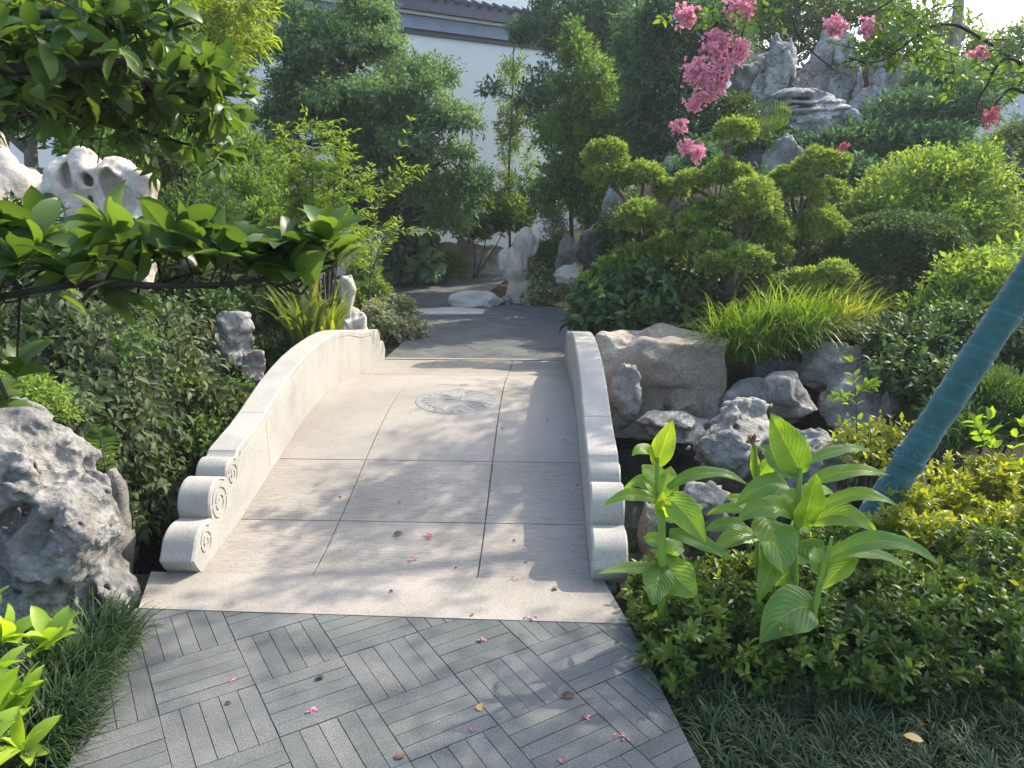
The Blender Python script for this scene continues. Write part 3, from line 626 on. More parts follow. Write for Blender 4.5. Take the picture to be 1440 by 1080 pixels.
for i, (px, py, y) in enumerate(LSs):
    o = bpy.data.objects.new('fallen_leaf', ly if y else lms[i % 3]); col.objects.link(o); o.location = tuple(on_deck(px, py)); o.rotation_euler = (0, 0, rg.random() * 6.28); s = 1.0 if i < 6 else .5; o.scale = (s, s, s); tag(o, 'single dry yellow leaf on the dark pavers' if y else 'dark curled dead leaf lying on the stone paving or bridge', 'leaf', None if y else 'fallen dark leaves')
g = gnd(1298, 1044, .05); o = bpy.data.objects.new('fallen_leaf', ly); col.objects.link(o); o.location = tuple(g); o.rotation_euler = (.2, -.1, 2.7); o.scale = (1.5, 1.3, 1); tag(o, 'pale dry leaf lying on the dark grass in the lower right corner', 'leaf')
G1 = 'stones lining the pond bank on the right'
rock('scholar_rock', 'large grey pitted rock with hollows standing left of the path', 'rock', gnd(45, 880) - np.array([0.13, -.2, .12]), (.82, .7, .84), M['taihu'], 3,
     blobs=[(-.5, 0, .70, .72, .75, .27), (.16, .05, .42, .30, .6, .34), (.50, -.1, -.2, .33, .55, .62), (.70, -.2, -.74, .27, .5, .3), (-.3, .2, -.05, .75, .6, .75), (-.35, .12, -.75, .85, .66, .35), (-.5, -.22, .20, .72, .5, .13)],
     holes=[(.30, -.62, .26, .15, .5, .13), (.56, -.75, .10, .07, .4, .2), (-.12, -.62, -.02, .24, .4, .2), (.78, -.72, -.60, .12, .5, .26), (.60, -.8, -.48, .05, .4, .24), (-.45, -.75, -.46, .5, .3, .07), (.44, -.7, -.2, .05, .3, .06), (-.7, -.7, -.15, .2, .35, .14), (-.3, -.8, .45, .5, .25, .05), (.35, -.6, .62, .1, .3, .05)], kind='taihu', nhole=3, res=125, amp=.04, freq=2.2, ridge=.05, pn=3.6, uk=.05)
rockpx('pale_rock', 'pale knobbly stone tucked behind the big grey rock by the water', (138, 650, 182, 800), 3.15, M['taihu'], 5, kind='taihu', res=34, nhole=4, amp=.08, dep=.25)
rockpx('white_rock', 'white holed scholar rock in the sun above the glossy leaves', (74, 224, 220, 380), 4.5, M['taihu_white'], 16, kind='taihu', res=84, nhole=3, amp=.03, ridge=.02, dep=.5,
       blobs=[(-.7, 0, .55, .3, .5, .42), (-.2, 0, .6, .36, .5, .38), (.3, 0, .55, .34, .5, .42), (.72, 0, .42, .3, .45, .4), (0, 0, -.4, .95, .7, .75), (.9, 0, .25, .14, .3, .22)], holes=[(-.08, -.6, .52, .13, .9, .12), (-.10, -.6, .2, .09, .9, .08), (-.5, -.6, .62, .15, .6, .28), (.32, -.6, .5, .2, .6, .3), (-.85, -.6, .15, .28, .7, .26), (.62, -.5, .98, .14, .8, .14), (.08, -.6, .9, .12, .8, .12)], pn=2.6, uk=.07)
rockpx('white_rock', 'smooth white rock at the left edge beside the holed one', (-70, 190, 66, 380), 4.6, M['taihu_white'], 9, kind='taihu', res=56, nhole=7, amp=.06, dep=.6)
rockpx('bank_stone', 'layered stone with a dark cap on the left bank', (302, 440, 360, 498), 4.9, M['boulder_grey'], 12, strata=.03, res=34, group='stones on the left bank')
rockpx('bank_stone', 'mossy square stone under the layered one on the left bank', (276, 490, 314, 540), 4.8, M['boulder_grey'], 14, res=28, group='stones on the left bank')
rockpx('bank_stone', 'pale rough stone peeking over the left parapet', (388, 465, 460, 520), 6.0, M['pale_stone'], 15, kind='taihu', res=40, nhole=6, group='stones on the left bank')
rockpx('bank_stone', 'tall pale stone beside the yellow strap leaves', (474, 432, 514, 500), 6.9, M['pale_stone'], 19, res=32, group='stones on the left bank')
rockpx('bank_stone', 'pinkish upright stone behind the yellow strap leaves', (478, 385, 500, 440), 6.9, M['pale_stone'], 20, res=26, group='stones on the left bank')
rockpx('bank_stone', 'brown flat stone low on the left bank beside the creeper', (325, 492, 380, 530), 4.95, M['boulder'], 23, res=30, group='stones on the left bank')
# across the bridge
rockpx('standing_rock', 'upright pitted white rock standing in the planted island beyond the bridge', (697, 328, 764, 425), 10.1, M['taihu_white'], 25, kind='taihu', res=70, nhole=8, amp=.07, dep=.42,
       blobs=[(.25, 0, .62, .55, .6, .40), (-.05, 0, .1, .6, .6, .45), (.1, 0, -.5, .55, .6, .6), (-.62, 0, .3, .3, .4, .28), (.3, 0, -.85, .55, .7, .3)])
rockpx('flat_stone', 'low flat pale slab lying in front of the standing rock', (634, 410, 714, 434), 9.6, M['pale_stone'], 26, dep=.3, sink=.03, res=44, amp=.06)
rockpx('small_stone', 'small grey stone touching the right end of the flat slab', (702, 416, 722, 434), 9.7, M['boulder_grey'], 27, sink=.03, res=22)
rockpx('white_boulder', 'big rounded white boulder at the bend of the far path', (608, 338, 712, 388), 12.7, M['taihu_white'], 28, kind='taihu', res=56, nhole=8, amp=.06, dep=.6,
       blobs=[(-.5, 0, .2, .6, .7, .75), (0, 0, 0, .6, .7, .9), (.55, 0, -.1, .5, .6, .75), (.2, 0, -.6, .8, .7, .5)])
rockpx('path_edge_stone', 'small layered stone at the path edge beside the hosta', (620, 376, 648, 396), 11.9, M['boulder_grey'], 29, strata=.08, sink=.03, res=26)
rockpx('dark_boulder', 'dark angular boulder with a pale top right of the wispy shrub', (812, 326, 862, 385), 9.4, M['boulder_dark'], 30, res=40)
rockpx('boulder', 'pale grey boulder left of the dark angular one', (780, 330, 815, 385), 9.9, M['boulder_grey'], 31, res=34)
rockpx('flat_rock', 'flat chalk-white rock between groundcover and the dark shrub', (782, 372, 826, 402), 9.5, M['taihu_white'], 32, dep=.4, sink=.03, res=36, amp=.12)
rockpx('boulder', 'smooth grey boulder behind the leftmost topiary', (846, 265, 880, 310), 9.2, M['boulder_grey'], 33, res=30)
# the pond bank
rockpx('square_boulder', 'big squared tan and grey boulder on the water edge right of the bridge', (826, 464, 1006, 600), 5.75, M['boulder'], 35, dep=.7, res=70, amp=.045, planes=5, kind='block', group=G1)
rockpx('pond_stone', 'dark stone wedged under the left side of the squared boulder', (848, 515, 902, 580), 5.35, M['boulder_grey'], 36, dep=.3, res=34, group=G1)
rockpx('pond_stone', 'small tan stone below the squared boulder at the waterline', (935, 545, 985, 590), 5.45, M['boulder'], 37, dep=.3, res=30, group=G1)
rockpx('pond_stone', 'flat wet pale rock lying at the water surface', (895, 572, 1002, 604), 5.0, M['boulder_grey'], 38, dep=.5, res=48, kind='taihu', nhole=6, amp=.1, sink=.05, group=G1)
rockpx('bank_stone', 'mossy slanted stone right of the squared boulder', (1010, 530, 1085, 590), 5.3, M['boulder_grey'], 39, dep=.45, res=40, group=G1)
rockpx('bank_stone', 'pale curved stone with a hollow in the middle of the bank', (1070, 526, 1146, 588), 5.1, M['boulder_grey'], 40, dep=.45, res=44, planes=7, amp=.06, group=G1)
rockpx('bank_stone', 'broad light grey stone at the right end of the bank', (1155, 535, 1262, 592), 5.0, M['boulder_grey'], 61, dep=.5, res=48, group=G1)
rockpx('bank_stone', 'wide rounded stone under the yellow grass', (1125, 482, 1255, 540), 5.5, M['boulder_grey'], 42, dep=.5, res=48, group=G1)
rockpx('bank_stone', 'narrow upright stone at the far right of the bank stones', (1238, 538, 1268, 590), 4.8, M['taihu'], 43, dep=.2, res=24, group=G1)
rockpx('pond_rock', 'dark overhanging rock over the pond behind the large-leaved plants', (978, 568, 1098, 640), 4.25, M['boulder_grey'], 44, dep=.5, res=60, planes=6, amp=.12, ridge=.05, group=G1)
rockpx('pond_rock', 'brown rock supporting the dark overhanging one', (986, 622, 1080, 700), 4.3, M['boulder'], 45, dep=.4, res=44, group=G1)
rockpx('pond_rock', 'rough grey rock behind the upright bright leaf', (1085, 612, 1190, 715), 4.0, M['boulder_grey'], 46, dep=.5, res=60, planes=7, amp=.12, ridge=.06, group=G1)
rockpx('pond_rock', 'low brown-grey rock between the two large-leaved plants', (940, 678, 1045, 745), 3.5, M['taihu'], 47, dep=.4, res=56, amp=.12, group=G1)
rockpx('pond_stone', 'pinkish upright stone beside the right parapet end', (898, 705, 934, 785), 3.15, M['boulder'], 48, dep=.16, res=30, group=G1)
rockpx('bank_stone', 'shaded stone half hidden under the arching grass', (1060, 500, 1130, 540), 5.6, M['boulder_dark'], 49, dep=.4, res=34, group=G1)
# the rockery
G2 = 'rocks of the rockery'; kw = dict(kind='taihu', res=64, group=G2)
rockpx('rockery_peak', 'tallest pitted pale rockery peak below the pink blossoms', (1088, 24, 1186, 225), 10.4, M['taihu_blue'], 51, dep=.9, nhole=24, amp=.09, ridge=.12, pn=2.4, uk=.06, **kw)
rockpx('rockery_peak', 'pale folded rockery peak just left of the tallest one', (1050, 60, 1125, 200), 10.0, M['taihu_blue'], 62, dep=.6, nhole=16, amp=.08, ridge=.12, pn=2.5, uk=.06, **kw)
rockpx('rockery_peak', 'short hollowed rockery peak just right of the tallest one', (1158, 66, 1212, 170), 10.2, M['taihu_blue'], 63, dep=.5, nhole=14, amp=.08, ridge=.12, pn=2.5, uk=.06, **kw)
rockpx('rockery_rock', 'long layered ledge rock on the lower front of the rockery', (1078, 128, 1200, 172), 9.6, M['taihu_blue'], 52, dep=.7, nhole=7, amp=.08, strata=.05, pn=3, **kw)
rockpx('rockery_rock', 'grey base rock under the layered ledge of the rockery', (1090, 165, 1180, 235), 9.5, M['boulder_grey'], 64, dep=.6, res=44, group=G2)
rockpx('rockery_peak', 'right-hand rockery peak with upright folds', (1190, 66, 1276, 225), 10.0, M['taihu_blue'], 53, dep=.7, nhole=18, amp=.08, ridge=.12, pn=2.5, uk=.06, **kw)
rockpx('rockery_rock', 'sloping ribbed rock on the left shoulder of the rockery', (1018, 84, 1090, 190), 10.4, M['taihu_blue'], 54, dep=.8, nhole=6, amp=.09, strata=.06, **kw)
rockpx('rockery_rock', 'pointed grey rock below the rockery behind the topiary', (1068, 195, 1140, 275), 8.6, M['boulder_grey'], 55, dep=.4, res=44, group=G2)
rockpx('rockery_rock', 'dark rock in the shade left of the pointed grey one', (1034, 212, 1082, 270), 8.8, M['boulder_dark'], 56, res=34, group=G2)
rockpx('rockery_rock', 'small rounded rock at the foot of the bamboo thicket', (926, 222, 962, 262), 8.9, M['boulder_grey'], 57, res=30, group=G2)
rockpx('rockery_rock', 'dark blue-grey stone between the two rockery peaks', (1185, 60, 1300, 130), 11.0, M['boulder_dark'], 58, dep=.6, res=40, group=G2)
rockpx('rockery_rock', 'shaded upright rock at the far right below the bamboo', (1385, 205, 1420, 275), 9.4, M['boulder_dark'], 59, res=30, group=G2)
rockpx('corner_stone', 'small pale stone among the lime-green leaves', (15, 905, 60, 960), 2.25, M['pale_stone'], 60, res=26, dep=.1, sink=.05)
rock('stepping_slab', 'thin pale irregular slab set into the far path in front of the flat stone', 'slab', np.array([-.78, 9.15, -.075]), (1.05, .5, .1), M['pale_stone'], 71, kind='block', res=44, amp=.07, planes=4)
rockpx('rockery_rock', 'pale stepped stone between the rockery ledge and the right-hand peak', (1170, 150, 1225, 235), 9.4, M['taihu_blue'], 65, dep=.5, nhole=6, amp=.09, **kw)
# ------------------------------------------------------------------ plants
def blobw(b):
    """('w', x,y,z, rx,ry,rz) in metres, or (px, py, rx, ry, Y[, depth]) read off the photograph at depth Y"""
    if b[0] == 'w': return np.array(b[1:4], float), np.array(b[4:7], float)
    c = at(b[0], b[1], b[4]); k = ppm(c); rx, rz = b[2] / k, b[3] / k
    return c, np.array([rx, b[5] if len(b) > 5 else min(rx, rz * 1.25), rz])
def plant(name, label, cat, mat, blobs, L, W, cv=2.2, nl=7, tl=.1, tmpl=T_DIA, ang=50, up=.8, droop=.15, tip=0.0, gap=0.0, gf=3.0, zmin=-.75,
          depth=.3, seed=1, trunk=None, r0=.04, bark='bark', group=None, out=.65, base=None, parts=('foliage', 'stem'), sub=2, bias=(0, 0, .5), wander=.35, stems=True, lvar=.25, layers=0, la=.16):
    rg = np.random.default_rng(seed); bw = [blobw(b) for b in blobs]
    if layers: bw = [(c + r * np.array([*rg.uniform(-.6, .6, 2), z]), r * np.array([.82, .82, .46]) * rg.uniform(.7, 1.15)) for c, r in bw for z in np.linspace(-.8, .85, layers)]
    if trunk is not None: trunk = [np.asarray(p, float) for p in trunk]; base = trunk[0] if base is None else base
    if base is None:
        lo = min(bw, key=lambda q: q[0][2] - q[1][2]); base = np.array([lo[0][0], lo[0][1], tz(lo[0][0], lo[0][1])])
    rt = root(name, base, label, cat, group); Ps, Ds, Ns, Rs = [], [], [], []
    for i, (c, r) in enumerate(bw):
        area = 4 * math.pi * (((r[0] * r[1]) ** 1.6 + (r[0] * r[2]) ** 1.6 + (r[1] * r[2]) ** 1.6) / 3) ** (1 / 1.6)
        n = int(area * cv / (.5 * L * W) / nl) + 4
        C, o = shell(c, r, n, rg, zmin, depth, gap, gf, seed + i, la)
        if len(C) == 0: continue
        Dr = o * out + np.array(bias) * (1 - out) * 2 + rg.normal(size=C.shape) * wander
        rr = np.clip(.5 + .45 * vnoise(C * 2.5, seed + 1) + .25 * rg.normal(size=len(C)), 0, 1)
        P, D, N, rn = twigs(C - nrm(Dr) * tl * .5, Dr, nl, tl * rg.uniform(.7, 1.3, len(C)), rg, ang, up, droop, 14, tip, rr)
        Ps.append(P); Ds.append(D); Ns.append(N); Rs.append(rn)
    P = np.vstack(Ps); LL = L * (1 + lvar * rg.normal(size=len(P))).clip(.5, 1.6)
    link(parts[0], leaf_mesh(parts[0], P - base, np.vstack(Ds), np.vstack(Ns), LL, W * LL / L, tmpl, rg, np.concatenate(Rs)), mat, rt)
    if stems:
        mb = MB(); src = trunk if trunk is not None else [np.asarray(base, float) - np.array([0, 0, .05]), np.asarray(base, float) + np.array([0, 0, .05])]
        tp = curve(src, 6); k = len(tp); mb.tube(tp, np.linspace(r0, r0 * .45, k), 9)
        for c, r in bw:
            j = int(np.argmin(np.linalg.norm(tp - (c - np.array([0, 0, r[2] * .9])), axis=1))); j = min(j, k - 2); a = tp[j]
            rb = r0 * (1 - .55 * j / k) * .6
            mid = (a + c) / 2 + np.array([0, 0, -.12 * np.linalg.norm(c - a)]) + rg.normal(size=3) * .05 * np.linalg.norm(c - a)
            mb.tube(curve([a, mid, c], 5), np.linspace(rb, rb * .35, 11), 6)
            for q in range(sub):
                e = c + r * nrm(rg.normal(size=3)) * .8; mb.tube(curve([c * .6 + mid * .4, (c + e) / 2 + rg.normal(size=3) * .04, e], 4), np.linspace(rb * .4, rb * .12, 9), 5)
        mb.build(parts[1], M[bark], rt)
    return rt
# the broad-leaved tree whose branches hang into the photograph from the left
def broadleaf():
    rg = np.random.default_rng(11); base = np.array([-2.35, 1.55, 0.0]); rt = root('broadleaf_tree', base, 'broad glossy-leaved tree reaching in from the left edge with dark twigs', 'tree')
    mb = MB(); tr_ = curve([base - [0, 0, .1], (-2.28, 1.6, .9), (-2.2, 1.7, 1.7), (-2.05, 1.9, 2.5)], 6); mb.tube(tr_, np.linspace(.07, .04, len(tr_)), 10)
    br = {'low': [(-2.28, 1.6, .95), at(-260, 470, 1.45), at(-60, 430, 1.3), at(110, 400, 1.27), at(260, 402, 1.3), at(380, 392, 1.35), at(475, 366, 1.4)],
          'low2': [at(-60, 430, 1.3), at(-20, 500, 1.2), at(10, 560, 1.15)],
          'mid': [(-2.2, 1.7, 1.75), at(-120, 190, 2.1), at(60, 150, 2.1), at(170, 140, 2.15), at(250, 110, 2.2), at(330, 100, 2.25)],
          'mid2': [at(60, 150, 2.1), at(120, 165, 2.2), at(200, 185, 2.3), at(270, 205, 2.4)],
          'top': [(-2.15, 1.8, 2.1), at(-100, 60, 1.9), at(60, 20, 1.9), at(200, 45, 2.0), at(280, 30, 2.1)],
          'top2': [at(-60, 100, 1.9), at(80, 95, 1.85), at(180, 85, 1.9), at(240, 70, 2.0)]}
    P, D, N, Rn = [], [], [], []
    for nm, pts in br.items():
        c = curve(pts, 8); mb.tube(c, np.linspace(.009 if nm[:3] == 'low' else .017, .003, len(c)), 6)
    def ros(c, n, up, L):
        p, d, nn, r = twigs(np.array([c]), np.array([up], float), n, .05, rg, 62, .9, .05, 12, .3); P.append(p); D.append(d); N.append(nn); Rn.append(r)
    for px, py, n in ((-30, 330, 8), (25, 370, 9), (75, 340, 9), (110, 395, 7), (150, 360, 8), (200, 375, 9), (240, 345, 8), (285, 385, 8), (325, 350, 9), (365, 380, 8), (410, 355, 8), (445, 365, 9), (465, 345, 9), (180, 330, 6),
                      (50, 350, 8), (130, 375, 8), (178, 365, 8), (225, 365, 8), (305, 370, 8), (345, 375, 8), (390, 375, 8), (430, 385, 8), (475, 365, 7), (262, 352, 7), (10, 440, 8), (60, 425, 6), (125, 425, 7), (200, 415, 5), (395, 400, 4), (-10, 520, 8), (25, 545, 7), (-25, 590, 8)):
        n += 3 * (py < 410); Y = 1.22 + .16 * rg.random() + max(0, px) * .0002; c = at(px, py + (24 if py < 400 else 0), Y); ros(c, n, (.25 * rg.normal(), .25 * rg.normal() - .1, 1.0 if py < 420 else .15), .1)
        b0 = at(px * .9 - 10 + rg.normal() * 25, 400 + rg.normal() * 5, Y); mb.tube(curve([b0, (b0 + c) / 2 + rg.normal(size=3) * .018, c + [0, 0, .02]], 3), np.linspace(.0028, .0016, 7), 5)
    nlow = sum(map(len, P))
    for px, py, rx, ry, Y, n in ((60, 40, 110, 50, 1.9, 34), (185, 25, 60, 30, 2.0, 16), (110, 115, 130, 30, 2.1, 40), (255, 110, 60, 32, 2.2, 24), (80, 160, 110, 22, 2.2, 16), (215, 165, 80, 25, 2.35, 18), (290, 150, 35, 35, 2.4, 9), (270, 215, 45, 18, 2.5, 8), (0, 110, 60, 60, 1.9, 14)):
        for q in range(int(n * 1.5)):
            c = at(px + rx * rg.uniform(-1, 1), py + ry * rg.uniform(-1, 1), Y + rg.normal() * .12); ros(c, 7, (.5 + .5 * rg.normal(), .4 * rg.normal(), .7 * rg.normal() + .2), .08)
            e = c + rg.normal(size=3) * .03 - [.05, 0, .02]; mb.tube([e, (e + c) / 2 + rg.normal(size=3) * .008, c], [.0022, .0018, .0012], 4)
    P = np.vstack(P) - base; n = len(P); L = np.where(np.arange(n) < nlow, .090, .068) * rg.uniform(.65, 1.15, n)
    link('foliage', leaf_mesh('foliage', P, np.vstack(D), np.vstack(N), L, L * rg.uniform(.40, .54, n), T_OVAL, rg, np.concatenate(Rn)), M['glossy_green'], rt); mb.build('trunk', M['bark_dark'], rt)
broadleaf()
# planting on the left
plant('garden_tree', 'mid-green tree with a thin lit trunk behind the white rocks', 'tree', M['mid_shrub'], [(70, 130, 120, 100, 5.6, .8), (180, 60, 110, 80, 5.8, .8), (190, 200, 90, 60, 5.6, .6), (-60, 80, 110, 130, 5.4, .8), (10, -40, 160, 80, 5.6, .9)], .075, .035, 1.1, 6, .14, gap=.35, gf=2, seed=21, trunk=[(-3.35, 5.6, .7), at(45, 240, 5.6), at(52, 150, 5.6), at(80, 40, 5.7)], r0=.055, bark='bark_grey', parts=('crown', 'trunk'))
plant('bamboo_clump', 'yellow-green feathery bamboo lit from behind above the shrubs', 'bamboo', M['yellow_bamboo'], [(255, 30, 60, 45, 7.2), (320, 45, 55, 40, 7.2), (350, 10, 45, 30, 7.2), (280, 75, 60, 30, 7.0), (220, 60, 40, 40, 7.1)], .085, .016, 1.3, 7, .16, ang=32, droop=.55, gap=.3, seed=22, trunk=[(-3.0, 7.1, .7), at(270, 250, 7.1), at(285, 120, 7.1), at(300, 30, 7.1)], r0=.025, bark='bark', parts=('leaves', 'culm'))
plant('shrub', 'feathery grey-green shrub just right of the holed white rock', 'shrub', M['grey_green'], [(250, 245, 50, 40, 5.6), (275, 310, 60, 45, 5.4), (225, 300, 35, 40, 5.3)], .045, .014, 1.7, 8, .12, ang=35, seed=23, group='shrubs on the left bank')
plant('shrub', 'mid-green feathery shrub under the dark maple on the left bank', 'shrub', M['mid_shrub'], [(340, 270, 45, 35, 6.4), (390, 320, 55, 45, 6.2), (330, 330, 50, 40, 5.9), (440, 330, 40, 50, 6.3)], .05, .018, 1.5, 8, .13, ang=40, gap=.25, seed=24, group='shrubs on the left bank')
plant('shrub', 'loose mid-green shrub in front of the white wall on the left', 'shrub', M['mid_shrub'], [(320, 215, 50, 35, 7.4), (280, 200, 45, 40, 7.2), (370, 245, 40, 30, 7.6)], .055, .022, 1.5, 7, .13, gap=.3, seed=25, group='shrubs on the left bank')
plant('shrub', 'low dark shrub filling the bank behind the large glossy leaves', 'shrub', M['dark_shrub'], [(320, 390, 70, 40, 5.9), (230, 390, 90, 45, 5.2), (110, 380, 100, 60, 4.7), (400, 410, 40, 40, 6.4), (20, 360, 70, 70, 4.4)], .055, .024, 1.8, 7, .13, seed=26, group='shrubs on the left bank')
def nandina():
    rg = np.random.default_rng(31); base = at(455, 440, 5.9); base[2] = tz(base[0], base[1]); rt = root('arching_shrub', base, 'arching yellow-green shrub with feathery sunlit sprays beside the far end of the bridge', 'shrub'); mb = MB(); P, D, N, Rr = [], [], [], []
    sp = [((455, 430), (425, 300), (400, 180)), ((450, 420), (440, 270), (440, 165)), ((455, 430), (430, 260), (470, 240)), ((460, 420), (455, 290), (500, 300)), ((450, 400), (430, 330), (395, 230)), ((460, 420), (480, 330), (500, 370)), ((455, 420), (420, 330), (420, 270)), ((450, 420), (470, 270), (480, 200)), ((455, 425), (445, 330), (520, 330)), ((455, 420), (440, 250), (520, 270))]
    for a, b, c in sp:
        Y = 5.9 + rg.normal() * .12; pts = curve([base * .6 + at(*a, Y) * .4, at(*b, Y), at(*c, Y - .1)], 10); mb.tube(pts, np.linspace(.009, .002, len(pts)), 5); m = len(pts)
        for k in range(m // 3, m):
            for q in range(5):
                d = np.array([rg.normal() * .8, rg.normal() * .8, -.1 + .5 * rg.random()]); p, dd, nn, r = twigs(pts[k][None] + rg.normal(size=(1, 3)) * .03, d[None], 7, .12, rg, 38, .8, .3); P.append(p); D.append(dd); N.append(nn); Rr.append(r)
    P = np.vstack(P); link('foliage', leaf_mesh('foliage', P - base, np.vstack(D), np.vstack(N), .05, .015, T_DIA, rg, np.concatenate(Rr)), M['nandina'], rt); mb.build('stem', M['bark'], rt)
nandina()
def sapling(name, label, base, sprays, mat, Lf, Wf, seed, pair=14, r=.008, cat='sapling'):
    """upright stem with sprays of paired leaves"""
    rg = np.random.default_rng(seed); rt = root(name, base, label, cat); mb = MB(); P, D, N = [], [], []
    for pts in sprays:
        c = curve(pts, 10); mb.tube(c, np.linspace(r, r * .25, len(c)), 5); T = nrm(np.gradient(c, axis=0)); s = np.linspace(.25, 1, pair) * (len(c) - 1)
        for k, x in enumerate(s):
            i = int(x); t = T[i]; sd = nrm(np.cross(t, [0, 1., .3])); 
            for sg in (-1, 1): P.append(c[i]); D.append(t * .75 + sg * sd * .75 + rg.normal(size=3) * .15); N.append(np.cross(sd, t) * .6 + rg.normal(size=3) * .3 + [0, -.3, .5])
        P.append(c[-1]); D.append(T[-1]); N.append(np.array([0, -.5, .6]))
    P = np.array(P); link('leaves', leaf_mesh('leaves', P - base, np.array(D), np.array(N), Lf * rg.uniform(.7, 1.2, len(P)), Wf, T_LEAF, rg), mat, rt); mb.build('stem', M['bark'], rt)
b0 = gnd(523, 455, .1); Y = b0[1]
sapling('sapling', 'slim sapling with ladder-like yellow-green sprays in front of the dark maple', b0, [[b0, at(520, 400, Y), at(524, 330, Y), at(528, 290, Y), at(555, 230, Y), at(578, 170, Y)], [at(528, 290, Y), at(545, 262, Y), at(570, 240, Y), at(596, 238, Y)], [at(526, 300, Y), at(518, 270, Y), at(522, 235, Y)], [at(524, 330, Y), at(545, 318, Y), at(562, 308, Y - .1)], [at(526, 310, Y), at(540, 275, Y), at(566, 235, Y)], [at(522, 345, Y), at(500, 320, Y), at(490, 300, Y)], [at(521, 380, Y), at(508, 350, Y), at(505, 325, Y)], [at(521, 380, Y), at(540, 350, Y), at(556, 325, Y)], [at(530, 285, Y), at(560, 262, Y), at(586, 245, Y)], [at(521, 390, Y), at(545, 330, Y), at(600, 325, Y)]], M['light_shrub'], .075, .028, 33)
plant('shrub', 'narrow mossy yellow-green shrub at the left edge of the far path', 'shrub', M['pad'], [(512, 390, 22, 40, 8.3), (528, 425, 24, 35, 8.1), (505, 430, 22, 30, 8.0)], .03, .013, 2.2, 7, .07, seed=34)
plant('variegated_shrub', 'low cream-edged groundcover spilling onto the far path behind the left parapet', 'shrub', M['variegated'], [(560, 440, 28, 24, 7.9), (578, 462, 26, 15, 7.6), (548, 462, 24, 22, 7.5), (530, 445, 22, 25, 7.7)], .035, .024, 1.5, 6, .06, seed=35, group='variegated groundcover')
# creeper on the bank left of the bridge
kw = dict(nl=11, tl=.34, ang=55, droop=.25, up=.7, bias=(.35, -.45, -.55), out=.35, wander=.3, tmpl=T_LEAF, gap=.3, gf=3.2, depth=.5, lvar=.4)
G = 'creepers hanging down the left bank'
plant('creeper', 'tangled dark creeper covering the upper bank above the grey foreground rock', 'creeper', M['vine'], [(130, 500, 100, 60, 4.0, .5), (60, 450, 90, 60, 3.9, .5), (220, 480, 90, 55, 4.5, .5)], .05, .024, 1.0, seed=41, group=G, **kw)
plant('creeper', 'dark leafy creeper trailing down beside the left parapet to the pond', 'creeper', M['vine'], [(270, 570, 75, 60, 4.6, .4), (335, 575, 50, 45, 4.9, .35), (250, 630, 70, 60, 4.3, .35)], .045, .022, 1.1, seed=42, group=G, **kw)
plant('creeper', 'shadowed creeper hanging over the water behind the grey foreground rock', 'creeper', M['vine'], [(170, 600, 80, 70, 3.75, .4), (200, 690, 50, 60, 3.7, .3), (120, 570, 70, 60, 3.6, .35)], .05, .022, 1.0, seed=43, group=G, **kw)
plant('creeper', 'patch of paler small-leaved creeper on the bank near the layered stone', 'creeper', M['mid_shrub'], [(240, 520, 45, 28, 4.25, .25), (320, 555, 35, 25, 4.55, .2), (170, 480, 40, 25, 3.85, .25), (290, 610, 30, 30, 4.25, .2)], .03, .017, .8, 9, .2, ang=55, gap=.3, gf=4, seed=49, group=G, bias=(.3, -.4, -.3), out=.4)
def trailers(name, label, starts, seed):
    rg = np.random.default_rng(seed); s0 = at(*starts[0][0]); base = np.array([s0[0], s0[1], tz(s0[0], s0[1])]); rt = root(name, base, label, 'creeper', G); mb = MB(); P, D, N = [], [], []
    for a, b, c in starts:
        cc = curve([at(*a), at(*b), at(*c)], 12); mb.tube(cc, np.linspace(.003, .0015, len(cc)), 5); T = nrm(np.gradient(cc, axis=0))
        for i in range(2, len(cc)):
            for sg in (-1, 1): P.append(cc[i]); sd = nrm(np.cross(T[i], [0, 1., 0])); D.append(T[i] * .5 + sg * sd + rg.normal(size=3) * .2); N.append(np.array([0, -.7, .6]) + rg.normal(size=3) * .25)
    P = np.array(P); link('leaves', leaf_mesh('leaves', P - base, np.array(D), np.array(N), .05 * rg.uniform(.7, 1.2, len(P)), .026, T_LEAF, rg), M['vine'], rt); mb.build('stem', M['bark'], rt)
trailers('trailing_vine', 'long pale-leaved vine strands hanging in front of the dark creeper', [((175, 440, 3.8), (190, 500, 3.72), (225, 575, 3.68)), ((200, 460, 4), (215, 520, 3.85), (220, 600, 3.8)), ((235, 450, 4.2), (280, 510, 4.1), (330, 580, 4.1)), ((150, 470, 3.7), (150, 540, 3.6), (160, 600, 3.55)), ((170, 660, 3.5), (175, 700, 3.4), (200, 745, 3.35)), ((290, 500, 4.3), (320, 540, 4.3), (370, 560, 4.4))], 44)
def fern(label, base, tip, n, ml, seed, mat='mid_shrub', group=None):
    rg = np.random.default_rng(seed); base = np.asarray(base, float); rt = root('fern', base, label, 'fern', group); mb = MB(); P, D, N = [], [], []
    for q in range(n):
        e = np.asarray(tip, float) + rg.normal(size=3) * .08 * (q > 0); c = curve([base, (base + e) / 2 + [0, 0, .06], e], 9); mb.tube(c, np.linspace(.003, .001, len(c)), 5); T = nrm(np.gradient(c, axis=0))
        for i in range(3, len(c)):
            w_ = math.sin(math.pi * (i + 2) / (len(c) + 4))
            for sg in (-1, 1): P.append(c[i]); D.append(sg * nrm(np.cross(T[i], [0, 1, .2])) * w_ + T[i] * .25); N.append(np.array([0, -.8, .6]))
    P = np.array(P); D = np.array(D); link('fronds', leaf_mesh('fronds', P - base, D, np.array(N), ml * np.linalg.norm(D, axis=1), .016, T_LEAF, rg), M[mat], rt); mb.build('stem', M['bark'], rt)
